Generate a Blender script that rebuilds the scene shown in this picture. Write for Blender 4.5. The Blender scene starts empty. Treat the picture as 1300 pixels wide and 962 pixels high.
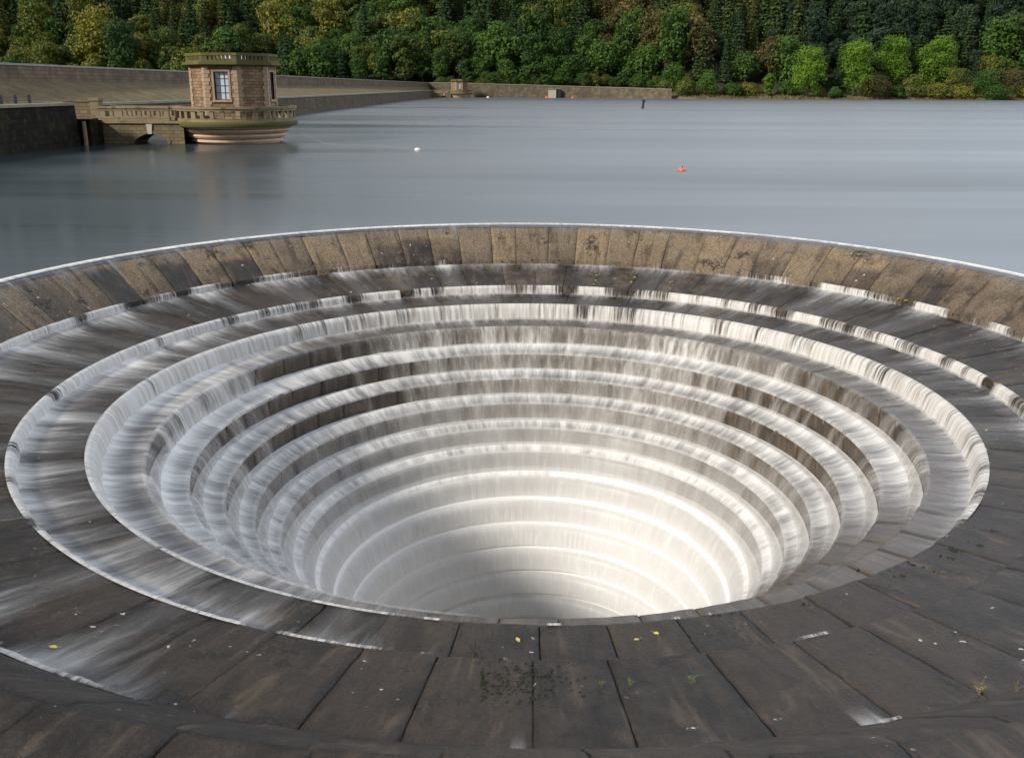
import bpy, math, random
import numpy as np
random.seed(7); rng = np.random.default_rng(7)
S = bpy.context.scene; COL = S.collection
PI = math.pi
WATER = 0.03

# ------------------------------------------------------------------ helpers
def link(o, parent=None):
    COL.objects.link(o)
    if parent is not None: o.parent = parent
    return o
def tag(o, label=None, cat=None, group=None, kind=None):
    if label: o['label'] = label
    if cat: o['category'] = cat
    if group: o['group'] = group
    if kind: o['kind'] = kind
    return o
def empty(name, loc=(0, 0, 0), rz=0):
    o = bpy.data.objects.new(name, None); COL.objects.link(o)
    o.location = loc; o.rotation_euler = (0, 0, rz); o.empty_display_size = .3
    return o
def copy_tree(o, parent=None):
    c = o.copy(); COL.objects.link(c)
    if parent is not None: c.parent = parent
    for ch in [x for x in bpy.data.objects if x.parent is o]:
        copy_tree(ch, c)
    return c

def npmesh(name, V, F, uv=None, attrs=None, smooth=False):
    """V (n,3), F (m,4) int -> mesh; uv (n,2) per vertex; attrs dict name->(n,) or (n,4)"""
    V = np.asarray(V, np.float32); F = np.asarray(F, np.int32)
    me = bpy.data.meshes.new(name)
    me.vertices.add(len(V)); me.vertices.foreach_set('co', V.ravel())
    k = F.shape[1]
    me.loops.add(F.size); me.loops.foreach_set('vertex_index', F.ravel())
    me.polygons.add(len(F))
    me.polygons.foreach_set('loop_start', np.arange(0, F.size, k, dtype=np.int32))
    me.polygons.foreach_set('loop_total', np.full(len(F), k, np.int32))
    me.update(calc_edges=True)
    if uv is not None:
        l = me.uv_layers.new(name='UVMap')
        l.data.foreach_set('uv', np.asarray(uv, np.float32)[F.ravel()].ravel())
    for an, a in (attrs or {}).items():
        a = np.asarray(a, np.float32)
        if a.ndim == 1:
            at = me.attributes.new(an, 'FLOAT', 'POINT'); at.data.foreach_set('value', a)
        else:
            at = me.attributes.new(an, 'FLOAT_COLOR', 'POINT'); at.data.foreach_set('color', a.ravel())
    if smooth: me.polygons.foreach_set('use_smooth', np.ones(len(F), bool))
    me.validate()
    return me

def mobj(name, me, mat, parent=None):
    o = bpy.data.objects.new(name, me)
    if mat is not None: me.materials.append(mat)
    return link(o, parent)

class MB:
    """collects polygons with metre UVs, builds ONE mesh"""
    def __init__(s): s.v = []; s.f = []
    def poly(s, pts):
        i = len(s.v); s.v += [tuple(p) for p in pts]; s.f.append(tuple(range(i, i + len(pts))))
    def hexa(s, b, t):
        """b,t: 4 pts each (bottom ccw, top ccw)"""
        s.poly(b[::-1]); s.poly(t)
        for i in range(4):
            j = (i + 1) % 4; s.poly([b[i], b[j], t[j], t[i]])
    def box(s, x0, x1, y0, y1, z0, z1):
        s.hexa([(x0, y0, z0), (x1, y0, z0), (x1, y1, z0), (x0, y1, z0)],
               [(x0, y0, z1), (x1, y0, z1), (x1, y1, z1), (x0, y1, z1)])
    def prism(s, pts, z0, z1, sc=1.0):
        n = len(pts)
        b = [(x, y, z0) for x, y in pts]; t = [(x * sc, y * sc, z1) for x, y in pts]
        s.poly(b[::-1]); s.poly(t)
        for i in range(n):
            j = (i + 1) % n; s.poly([b[i], b[j], t[j], t[i]])
    def annulus(s, r0, r1, z0, z1, n=72, rot=0, a0=0, a1=2 * PI):
        """ring wall between r0<r1"""
        for i in range(n):
            p = a0 + (a1 - a0) * i / n + rot; q = a0 + (a1 - a0) * (i + 1) / n + rot
            c = lambda r, a, z: (r * math.cos(a), r * math.sin(a), z)
            s.poly([c(r1, p, z0), c(r1, q, z0), c(r1, q, z1), c(r1, p, z1)])
            s.poly([c(r0, q, z0), c(r0, p, z0), c(r0, p, z1), c(r0, q, z1)])
            s.poly([c(r0, p, z1), c(r1, p, z1), c(r1, q, z1), c(r0, q, z1)])
            s.poly([c(r0, q, z0), c(r1, q, z0), c(r1, p, z0), c(r0, p, z0)])
    def revolve(s, prof, n=72, rot=0):
        for i in range(n):
            p = 2 * PI * i / n + rot; q = 2 * PI * (i + 1) / n + rot
            for (ra, za), (rb, zb) in zip(prof, prof[1:]):
                pts = [(ra * math.cos(p), ra * math.sin(p), za), (ra * math.cos(q), ra * math.sin(q), za),
                       (rb * math.cos(q), rb * math.sin(q), zb), (rb * math.cos(p), rb * math.sin(p), zb)]
                if ra < 1e-6: pts = pts[1:]
                elif rb < 1e-6: pts = pts[:3]
                s.poly(pts)
    def tube(s, path, r, n=8, r1=None):
        P = [np.array(p, float) for p in path]; rings = []
        for i, p in enumerate(P):
            d = P[min(i + 1, len(P) - 1)] - P[max(i - 1, 0)]; d /= np.linalg.norm(d) + 1e-9
            a = np.cross(d, (0, 0, 1.0)) if abs(d[2]) < .9 else np.cross(d, (1.0, 0, 0)); a /= np.linalg.norm(a)
            b = np.cross(d, a); rr = r if r1 is None else r + (r1 - r) * i / (len(P) - 1)
            rings.append([tuple(p + rr * (a * math.cos(2 * PI * k / n) + b * math.sin(2 * PI * k / n))) for k in range(n)])
        for A, B in zip(rings, rings[1:]):
            for k in range(n):
                j = (k + 1) % n; s.poly([A[k], A[j], B[j], B[k]])
        s.poly(rings[0][::-1]); s.poly(rings[-1])
    def build(s, name, mat, parent=None, smooth=False, bevel=0, round_uv=False):
        me = bpy.data.meshes.new(name); me.from_pydata(s.v, [], s.f); me.update()
        uv = me.uv_layers.new(name='UVMap')
        for p in me.polygons:
            n = p.normal
            for li in p.loop_indices:
                c = me.vertices[me.loops[li].vertex_index].co
                if abs(n.z) > .72: uv.data[li].uv = (c.x, c.y)
                else:
                    if round_uv:
                        a0 = math.atan2(p.center.y, p.center.x); a = math.atan2(c.y, c.x)
                        if a - a0 > PI: a -= 2 * PI
                        if a - a0 < -PI: a += 2 * PI
                        uv.data[li].uv = (a * math.hypot(p.center.x, p.center.y), c.z)
                    else:
                        h = math.hypot(n.x, n.y) + 1e-9
                        uv.data[li].uv = ((-n.y * c.x + n.x * c.y) / h, c.z)
        if smooth:
            for p in me.polygons: p.use_smooth = True
        o = bpy.data.objects.new(name, me); me.materials.append(mat); link(o, parent)
        if bevel:
            m = o.modifiers.new('bevel', 'BEVEL'); m.width = bevel; m.segments = 1; m.limit_method = 'ANGLE'
        return o

# ------------------------------------------------------------------ node helpers
class NT:
    def __init__(s, name):
        s.m = bpy.data.materials.new(name); s.m.use_nodes = True; s.t = s.m.node_tree; s.t.nodes.clear()
        s.out = s.n('ShaderNodeOutputMaterial')
    def n(s, typ, **kw):
        x = s.t.nodes.new(typ)
        for k, v in kw.items(): setattr(x, k, v)
        return x
    def L(s, a, b): s.t.links.new(a, b)
    def setin(s, node, key, val):
        i = node.inputs[key]
        if isinstance(val, bpy.types.NodeSocket): s.L(val, i)
        else: i.default_value = val
    def math(s, op, a, b=0, c=None, clamp=False):
        x = s.n('ShaderNodeMath', operation=op, use_clamp=clamp)
        s.setin(x, 0, a); s.setin(x, 1, b)
        if c is not None: s.setin(x, 2, c)
        return x.outputs[0]
    def mix(s, f, a, b, mode='MIX'):
        x = s.n('ShaderNodeMix', data_type='RGBA', blend_type=mode); s.setin(x, 0, f)
        s.setin(x, 6, a if isinstance(a, bpy.types.NodeSocket) else (*a, 1)); s.setin(x, 7, b if isinstance(b, bpy.types.NodeSocket) else (*b, 1))
        return x.outputs[2]
    def mr(s, v, a, b, c=0., d=1., smooth=True):
        x = s.n('ShaderNodeMapRange', interpolation_type='SMOOTHSTEP' if smooth else 'LINEAR')
        for i, q in enumerate((v, a, b, c, d)): s.setin(x, i, q)
        return x.outputs[0]
    def noise(s, vec, scale, detail=3, rough=.55, dist=0, out='Fac', dims='3D'):
        x = s.n('ShaderNodeTexNoise', noise_dimensions=dims); s.L(vec, x.inputs['Vector'])
        s.setin(x, 'Scale', scale); s.setin(x, 'Detail', detail); s.setin(x, 'Roughness', rough); s.setin(x, 'Distortion', dist)
        return x.outputs[out]
    def scale(s, vec, sc, off=(0, 0, 0)):
        x = s.n('ShaderNodeMapping'); s.L(vec, x.inputs[0]); x.inputs['Scale'].default_value = sc; x.inputs['Location'].default_value = off
        return x.outputs[0]
    def uv(s): return s.n('ShaderNodeUVMap', uv_map='UVMap').outputs[0]
    def obj(s): return s.n('ShaderNodeTexCoord').outputs['Object']
    def pos(s): return s.n('ShaderNodeNewGeometry').outputs['Position']
    def attr(s, name, out='Fac'): return s.n('ShaderNodeAttribute', attribute_name=name).outputs[out]
    def bump(s, h, strength=.4, dist=.02):
        x = s.n('ShaderNodeBump'); s.L(h, x.inputs['Height']); s.setin(x, 'Strength', strength); x.inputs['Distance'].default_value = dist
        return x.outputs[0]
    def pbsdf(s, col, rough=.8, nrm=None, spec=None, **kw):
        x = s.n('ShaderNodeBsdfPrincipled')
        s.setin(x, 'Base Color', col if isinstance(col, bpy.types.NodeSocket) else (*col, 1)); s.setin(x, 'Roughness', rough)
        if nrm is not None: s.L(nrm, x.inputs['Normal'])
        if spec is not None: s.setin(x, 'Specular IOR Level', spec)
        for k, v in kw.items(): s.setin(x, k, v)
        return x.outputs[0]
    def done(s, sh): s.L(sh, s.out.inputs[0]); return s.m

def masonry(name, c1, c2, mortar, bw=.6, bh=.28, moss=None, moss_amt=0., stain=.5, ms=.02, bstr=.6):
    n = NT(name); uv = n.uv(); p = n.obj()
    wob = n.noise(uv, 3.0, 2, .5, 0, 'Color')
    w = n.n('ShaderNodeMixRGB', blend_type='LINEAR_LIGHT'); n.setin(w, 0, .012); n.L(uv, w.inputs[1]); n.L(wob, w.inputs[2])
    b = n.n('ShaderNodeTexBrick'); n.L(w.outputs[0], b.inputs[0]); n.setin(b, 'Scale', 1.0)
    n.setin(b, 'Color1', (*c1, 1)); n.setin(b, 'Color2', (*c2, 1)); n.setin(b, 'Mortar', (*mortar, 1))
    n.setin(b, 'Brick Width', bw); n.setin(b, 'Row Height', bh); n.setin(b, 'Mortar Size', ms); n.setin(b, 'Bias', 0.0)
    n.setin(b, 'Mortar Smooth', .3)
    big = n.noise(p, .55, 5, .6); fine = n.noise(p, 9, 5, .65)
    streak = n.noise(n.scale(uv, (1.6, .22, 1)), 1.0, 4, .6)
    c = n.mix(n.mr(big, .35, .7, 0, stain), b.outputs[0], tuple(x * .35 for x in c2))
    c = n.mix(n.mr(streak, .5, .72, 0, stain * .8), c, (.035, .032, .027))
    c = n.mix(n.mr(fine, .3, .75, 0, .5), c, tuple(x * .6 for x in c1))
    if moss:
        c = n.mix(n.mr(n.noise(p, 1.7, 5, .7), .62 - moss_amt * .3, .72 - moss_amt * .3, 0, .9), c, moss)
    h = n.math('ADD', n.math('MULTIPLY', b.outputs['Fac'], -.8), n.math('MULTIPLY', fine, .7))
    return n.done(n.pbsdf(c, .9, n.bump(h, bstr, .05), .2))

def plain(name, col, rough=.7, var=.35, scale=6, bump=.2, metallic=0.):
    n = NT(name); p = n.obj(); f = n.noise(p, scale, 4, .6)
    c = n.mix(n.mr(f, .3, .7, 0, var), col, tuple(x * .45 for x in col))
    return n.done(n.pbsdf(c, rough, n.bump(f, bump, .02), Metallic=metallic))

# ------------------------------------------------------------------ camera, light, world
cam_d = bpy.data.cameras.new('camera'); cam = bpy.data.objects.new('camera', cam_d); COL.objects.link(cam)
fpx, pit, Hc, Dc, yaw, roll = 1178.485, .270535, 4.19463, 17.03322, -.0236169, .0033878
from mathutils import Matrix, Vector
fw = Vector((math.sin(yaw) * math.cos(pit), math.cos(yaw) * math.cos(pit), -math.sin(pit)))
rt = Vector((math.cos(yaw), -math.sin(yaw), 0)); up = rt.cross(fw)
r2 = rt * math.cos(roll) + up * math.sin(roll); u2 = up * math.cos(roll) - rt * math.sin(roll)
M = Matrix(((r2.x, u2.x, -fw.x, 0), (r2.y, u2.y, -fw.y, -Dc), (r2.z, u2.z, -fw.z, Hc), (0, 0, 0, 1)))
cam.matrix_world = M
cam_d.sensor_width = 36; cam_d.sensor_fit = 'HORIZONTAL'; cam_d.lens = fpx / 1300 * 36
cam_d.shift_y = -45 / 1300; cam_d.clip_start = .05; cam_d.clip_end = 6000
S.camera = cam

SUN_EL = math.radians(31); sx, sy = -.80, -.60
sun_dir = Vector((sx * math.cos(SUN_EL), sy * math.cos(SUN_EL), math.sin(SUN_EL))).normalized()
sd = bpy.data.lights.new('sun', 'SUN'); sd.energy = 4.3; sd.angle = math.radians(8.0); sd.color = (1, .93, .83)
so = bpy.data.objects.new('sun', sd); COL.objects.link(so); so.rotation_euler = sun_dir.to_track_quat('Z', 'Y').to_euler()
so.location = (-40, -40, 60)
W = bpy.data.worlds.new('World'); S.world = W; W.use_nodes = True; wt = W.node_tree; wt.nodes.clear()
sky = wt.nodes.new('ShaderNodeTexSky'); sky.sky_type = 'NISHITA'; sky.sun_disc = False
sky.sun_elevation = SUN_EL; sky.sun_rotation = math.atan2(sx, sy); sky.air_density = 1.2; sky.dust_density = 3.0
tc = wt.nodes.new('ShaderNodeTexCoord'); mp = wt.nodes.new('ShaderNodeMapping'); mp.inputs['Scale'].default_value = (1, 1, 2.6)
wn = wt.nodes.new('ShaderNodeTexNoise'); wn.inputs['Scale'].default_value = 2.2; wn.inputs['Detail'].default_value = 6
wr = wt.nodes.new('ShaderNodeMapRange'); wr.inputs[1].default_value = .36; wr.inputs[2].default_value = .62
wr.inputs[3].default_value = .35; wr.inputs[4].default_value = .95
wm = wt.nodes.new('ShaderNodeMix'); wm.data_type = 'RGBA'; wm.inputs[7].default_value = (8.7, 9.2, 10.1, 1)
bg = wt.nodes.new('ShaderNodeBackground'); bg.inputs[1].default_value = .075; wo = wt.nodes.new('ShaderNodeOutputWorld')
wt.links.new(tc.outputs['Generated'], mp.inputs[0]); wt.links.new(mp.outputs[0], wn.inputs['Vector'])
wt.links.new(wn.outputs['Fac'], wr.inputs[0]); wt.links.new(wr.outputs[0], wm.inputs[0]); wt.links.new(sky.outputs[0], wm.inputs[6])
sx_ = wt.nodes.new('ShaderNodeVectorMath'); sx_.operation = 'DOT_PRODUCT'; wt.links.new(tc.outputs['Generated'], sx_.inputs[0]); sx_.inputs[1].default_value = (.75, .66, .0)
gr_ = wt.nodes.new('ShaderNodeMapRange'); wt.links.new(sx_.outputs['Value'], gr_.inputs[0]); gr_.inputs[1].default_value = .30; gr_.inputs[2].default_value = .95; gr_.inputs[3].default_value = .62; gr_.inputs[4].default_value = 4.2
vm = wt.nodes.new('ShaderNodeVectorMath'); vm.operation = 'SCALE'; wt.links.new(wm.outputs[2], vm.inputs[0]); wt.links.new(gr_.outputs[0], vm.inputs['Scale'])
wt.links.new(vm.outputs[0], bg.inputs[0]); wt.links.new(bg.outputs[0], wo.inputs[0])
S.view_settings.view_transform = 'Standard'; S.view_settings.look = 'None'; S.view_settings.gamma = 1; S.view_settings.exposure = 0.0
S.view_settings.use_curve_mapping = False
S.cycles.max_bounces = 10; S.cycles.diffuse_bounces = 5; S.cycles.glossy_bounces = 4; S.cycles.transparent_max_bounces = 24
S.cycles.transmission_bounces = 4; S.cycles.use_denoising = True; S.cycles.sample_clamp_indirect = 6
S.cycles.caustics_reflective = False; S.cycles.caustics_refractive = False

# ------------------------------------------------------------------ the bellmouth
# (radius, brink z, base z) of every drop, outside in
RINGS = [(10.771, -.875, -1.05), (8.946, -1.311, -1.53), (7.871, -1.60, -1.99), (7.057, -2.03, -2.47), (6.395, -2.57, -2.99),
         (5.818, -3.07, -3.48), (5.332, -3.57, -3.99), (4.898, -4.08, -4.47), (4.524, -4.55, -4.99), (4.203, -5.085, -5.52),
         (3.92, -5.61, -6.05), (3.67, -6.14, -6.58), (3.45, -6.67, -7.11), (3.26, -7.2, -7.64), (3.09, -7.73, -8.17), (2.94, -8.26, -8.7),
         (2.81, -8.8, -9.24)]

def n1(th, seed, freqs=(3, 7, 13, 29), amps=(1, .8, .6, .4)):
    r = np.random.default_rng(seed); o = np.zeros_like(th)
    for f, a in zip(freqs, amps):
        for q in range(3):
            k = max(1, int(f * (1 + .35 * r.standard_normal()))); o += a * np.sin(k * th + r.uniform(0, 2 * PI)) / 3
    return o / sum(amps) * 2.2
def sstep(x, a, b):
    t = np.clip((x - a) / (b - a), 0, 1); return t * t * (3 - 2 * t)
def degs(th): return (np.degrees(th) + 180) % 360 - 180

def wetness(k, th):
    """how much water comes over at this angle; the near right side runs almost dry"""
    d = degs(th)
    lo, hi = {0: (-109, -20), 1: (-98, -24), 2: (-99, -46)}.get(k, (-97, -28))
    dry = sstep(d, lo - 4, lo + 4) * (1 - sstep(d, hi - 14, hi + 16))
    return 1 - dry

def stone_mat():
    n = NT('spillway_stone'); uv = n.uv(); p = n.pos(); a = n.n('ShaderNodeAttribute', attribute_name='blk')
    sep = n.n('ShaderNodeSeparateColor'); n.L(a.outputs['Color'], sep.inputs[0]); rnd, dry, ring = sep.outputs
    big = n.noise(p, .45, 4, .6); mid = n.noise(p, 2.6, 5, .65); fine = n.noise(p, 22, 5, .7); grit = n.noise(p, 90, 3, .7)
    chis = n.noise(n.scale(uv, (26, 1.5, 1)), 1.0, 3, .6)
    wetc = n.mix(n.mr(mid, .3, .7), (.017, .015, .0135), (.060, .048, .038))
    wetc = n.mix(n.mr(rnd, .1, .95, 0, .75), wetc, (.068, .049, .036))
    dryc = n.mix(n.mr(rnd, .2, .9, 0, 1), (.26, .20, .14), (.36, .27, .165))
    dryc = n.mix(n.mr(mid, .38, .66, 0, .55), dryc, (.20, .165, .135))
    dmask = n.math('ADD', dry, n.math('MULTIPLY', n.math('SUBTRACT', rnd, .5), .20))
    dmask = n.math('ADD', dmask, n.math('MULTIPLY', n.math('SUBTRACT', big, .5), 1.1))
    dmask = n.math('ADD', dmask, n.math('MULTIPLY', n.math('SUBTRACT', mid, .5), .8))
    dmask = n.mr(dmask, .25, .85)
    c = n.mix(dmask, wetc, dryc)
    pit = n.mr(n.noise(p, 48, 3, .6), .60, .70, 0, .7); c = n.mix(pit, c, (.012, .011, .010))
    c = n.mix(n.mr(fine, .40, .60, 0, .7), c, n.mix(.72, c, (.02, .017, .014)))
    c = n.mix(n.mr(grit, .55, .75, 0, .35), c, n.mix(.5, c, (.4, .36, .3)))
    rad_ = n.noise(n.scale(uv, (3.2, .8, 1), (3, 1, 0)), 1.0, 5, .65, .6)
    c = n.mix(n.mr(rad_, .50, .64, 0, .75), c, n.mix(.6, c, (.012, .011, .010)))
    c = n.mix(n.mr(rad_, .47, .33, 0, .75), c, n.mix(.4, c, (.22, .155, .105)))
    # dark lichen patches, brown algae, pale droppings
    lich = n.math('MULTIPLY', n.mr(n.noise(p, 1.3, 4, .6, .15), .57, .66), n.mr(n.noise(p, 11, 4, .7), .42, .56))
    c = n.mix(n.math('MULTIPLY', lich, .85), c, (.022, .022, .02))
    alg = n.mr(n.noise(p, .8, 4, .6, .4), .58, .74, 0, .3); c = n.mix(alg, c, (.085, .07, .03))
    wsp = n.math('MULTIPLY', n.mr(n.noise(p, 9.5, 2, .5), .71, .74), n.mr(n.noise(p, 1.1, 2, .5), .5, .62)); c = n.mix(wsp, c, (.62, .60, .56))
    h = n.math('ADD', n.math('MULTIPLY', fine, .6), n.math('ADD', n.math('MULTIPLY', chis, .5), n.math('MULTIPLY', mid, 1.2)))
    h = n.math('ADD', h, n.math('MULTIPLY', grit, .2)); h = n.math('SUBTRACT', h, n.math('MULTIPLY', lich, .5))
    ro = n.mr(n.math('ADD', dmask, n.math('MULTIPLY', n.math('SUBTRACT', mid, .5), .8)), -.15, .8, .40, .88)
    return n.done(n.pbsdf(c, ro, n.bump(h, 1.0, .04), .28))
def wall_mat():
    n = NT('drenched_riser_stone'); uv = n.uv(); p = n.pos(); a = n.n('ShaderNodeAttribute', attribute_name='blk')
    sep = n.n('ShaderNodeSeparateColor'); n.L(a.outputs['Color'], sep.inputs[0]); rnd = sep.outputs[0]
    st = n.noise(n.scale(uv, (9, .7, 1)), 1.0, 5, .65); mid = n.noise(p, 2.2, 4, .6); fine = n.noise(p, 25, 4, .7)
    c = n.mix(n.mr(mid, .3, .7), (.045, .034, .024), (.14, .105, .075)); c = n.mix(n.mr(rnd, 0, 1, 0, .6), c, (.10, .07, .045))
    c = n.mix(n.mr(st, .42, .62, 0, .75), c, (.035, .028, .02)); c = n.mix(n.mr(fine, .4, .8, 0, .5), c, (.05, .045, .035))
    h = n.math('ADD', st, n.math('MULTIPLY', fine, .6))
    return n.done(n.pbsdf(c, .4, n.bump(h, .6, .02)))
M_STONE = stone_mat(); M_RISER = wall_mat()

def block_ring(path, nblk, seed, dryf, jit=.006, wob=.0, split=None):
    """path: list of (r,z) from the outside in and down the riser; blocks with V joints"""
    r = np.random.default_rng(seed); P = np.array(path, float)
    # dense path
    pts = [P[0]]
    for a, b in zip(P, P[1:]):
        L = np.hypot(*(b - a)); m = max(1, int(L / .16)); 
        for i in range(1, m + 1): pts.append(a + (b - a) * i / m)
    Q = np.array(pts); m = len(Q)
    d = np.gradient(Q, axis=0); d /= np.linalg.norm(d, axis=1)[:, None] + 1e-9
    nrm = np.stack([-d[:, 1], d[:, 0]], 1)          # candidates
    nrm *= np.where(nrm[:, 1] + -.0 * nrm[:, 0] >= 0, 1, -1)[:, None]
    # on the riser the outward side points to the axis
    ver = np.abs(d[:, 0]) < .35; nrm[ver] = (-1, 0)
    s = np.concatenate([[0], np.cumsum(np.hypot(*np.diff(Q, axis=0).T))])
    V = []; F = []; UV = []; A = []; off = 0
    edges = np.arange(nblk) + r.uniform(-.12, .12, nblk); edges = edges / nblk * 2 * PI
    for b in range(nblk):
        t0 = edges[b]; t1 = edges[(b + 1) % nblk] + (2 * PI if b == nblk - 1 else 0)
        R = P[0][0]; g = .002 / R * r.uniform(.5, 3.5); ch = .009 / R * r.uniform(.6, 2.2)
        us = np.concatenate([[t0 + g, t0 + g + ch], np.linspace(t0 + g + ch, t1 - g - ch, 9)[1:-1], [t1 - g - ch, t1 - g]])
        dep = np.zeros(len(us)); dep[0] = dep[-1] = -.018
        dz, dr, tl = (float(np.clip(r.normal(0, 1), -1.3, 1.3)) * jit * q_ for q_ in (1, 1.6, .6))
        T, _ = np.meshgrid(us, s, indexing='ij')
        chip = r.normal(0, .0035, T.shape) / R; T = T.copy(); T[1] += np.abs(chip[1]); T[-2] -= np.abs(chip[-2])
        un = (us - us.mean()) / (us[-1] - us[0])
        D = dep[:, None] + dz + tl * un[:, None] * 2 + wob * np.sin(us[:, None] * 37 + s[None] * 5)
        D = D + .004 * (np.sin(T * 61 + s[None] * 9 + b) + np.sin(T * 113 - s[None] * 17))
        D[1:-1, 0] -= .05; 
        rr = Q[:, 0][None] + nrm[:, 0][None] * D + dr * (ver | (np.abs(s - s[np.argmax(ver)]) < .3))[None]
        zz = Q[:, 1][None] + nrm[:, 1][None] * D
        V.append(np.stack([rr * np.cos(T), rr * np.sin(T), zz], -1).reshape(-1, 3))
        UV.append(np.stack([T * R, np.broadcast_to(s[None], T.shape)], -1).reshape(-1, 2))
        rb = r.uniform(); rb2 = r.uniform(); spl = r.uniform() < .22; sp = r.uniform(.3, .7) * s[np.argmax(ver)]
        rv = np.where((s[None] > sp) & spl, rb2, rb) + 0 * T
        dv = dryf(T, s[None] / max(s[np.argmax(ver)], .01)) + (-.3 * ((s[None] > sp) & spl))
        A.append(np.stack([rv, dv + 0 * T, rv * 0, rv * 0 + 1], -1).reshape(-1, 4))
        nu = len(us); ii, jj = np.meshgrid(np.arange(nu - 1), np.arange(m - 1), indexing='ij'); q = off + ii * m + jj
        F.append(np.stack([q, q + 1, q + m + 1, q + m], -1).reshape(-1, 4)); off += nu * m
    # backing just under the joints
    th = np.linspace(0, 2 * PI, 361); T, _ = np.meshgrid(th, s, indexing='ij')
    rr = Q[:, 0][None] - nrm[:, 0][None] * .028 + 0 * T; zz = Q[:, 1][None] - nrm[:, 1][None] * .028 + 0 * T
    V.append(np.stack([rr * np.cos(T), rr * np.sin(T), zz], -1).reshape(-1, 3)); UV.append(np.stack([T * 5, 0 * T], -1).reshape(-1, 2))
    A.append(np.tile([.3, -.3, 0, 1], (T.size, 1)))
    ii, jj = np.meshgrid(np.arange(360), np.arange(m - 1), indexing='ij'); q = off + ii * m + jj
    F.append(np.stack([q, q + 1, q + m + 1, q + m], -1).reshape(-1, 4))
    return np.concatenate(V), np.concatenate(F), np.concatenate(UV), np.concatenate(A)

spill = empty('bellmouth_spillway', (0, 0, -9)); 
tag(spill, 'huge round stepped stone overflow hole sunk in the reservoir, ringed with wet masonry', 'spillway')
def spill_part(name, me, mat):
    o = mobj(name, me, mat, spill); o.location = (0, 0, 9); return o

def dry_rim(T, v):
    d = degs(T)
    back = sstep(d, 35, 62) * (1 - sstep(d, 112, 140))
    right = sstep(d, -30, 25) * (1 - sstep(d, 40, 70)) * (.82 - .2 * v)
    nr = sstep(d, -92, -80) * (1 - sstep(d, -40, -10)) * .16
    left = sstep(d, 112, 135) * (1 - sstep(d, 165, 200)) * (.95 - .4 * v)
    return back * (1.12 - .40 * v) + right + nr + left + 0 * v - .05
def dry_t(k):
    def f(T, v):
        d = degs(T); back = sstep(d, 30, 60) * (1 - sstep(d, 112, 128)) * .40
        nr = sstep(d, -90, -75) * (1 - sstep(d, -50, -25)) * (.14 if k == 2 else .05)
        return back + nr + 0 * v - .02 * k
    return f
rim_path = [(12.30, -.10), (12.22, -.03), (12.08, 0.0), (11.96, -.02), (11.8, -.10), (11.45, -.35), (11.1, -.62), (10.80, -.872), (10.771, -.885), (10.771, -1.12)]
V, F, UV, A = block_ring(rim_path, 78, 11, dry_rim, .006)
spill_part('rim', npmesh('rim', V, F, UV, {'blk': A}), M_STONE)
def sector(data, lo, hi):
    V, F, UV, A = data; d = degs(np.arctan2(V[:, 1], V[:, 0])); ok = (d > lo) & (d < hi); return V, F[ok[F].all(1)], UV, A
V, F, UV, A = sector(block_ring([(16.4, .14), (12.3, .085), (12.12, .07), (12.03, .045), (12.01, -.2)], 78, 12, lambda T, v: .05 + 0 * T + 0 * v, .006), -152, -24)
spill_part('apron', npmesh('apron', V, F, UV, {'blk': A}), M_STONE)
prev = RINGS[0]
nb = [64, 60, 54, 48, 46, 42, 40, 36, 34, 32, 30, 28, 28, 26, 26, 24]
for k in range(1, len(RINGS)):
    r, zb, zs = RINGS[k]
    pth = [(prev[0] + .06, prev[2] + .01), (prev[0] - .02, prev[2]), (r + .03, zb + .004), (r, zb - .008), (r, zs - .1)]
    V, F, UV, A = block_ring(pth, nb[k - 1], 20 + k, dry_t(k), .005 if k < 3 else .004)
    spill_part('step', npmesh('step', V, F, UV, {'blk': A}), M_STONE if k < 3 else M_RISER)
    prev = RINGS[k]
sh = MB(); sh.revolve([(prev[0], prev[2] + .02), (prev[0] - .3, prev[2]), (prev[0] - .35, -12.4), (0, -12.4)], 96)
so_ = sh.build('shaft', M_RISER, spill, smooth=True, round_uv=True); so_.location = (0, 0, 9)

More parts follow.
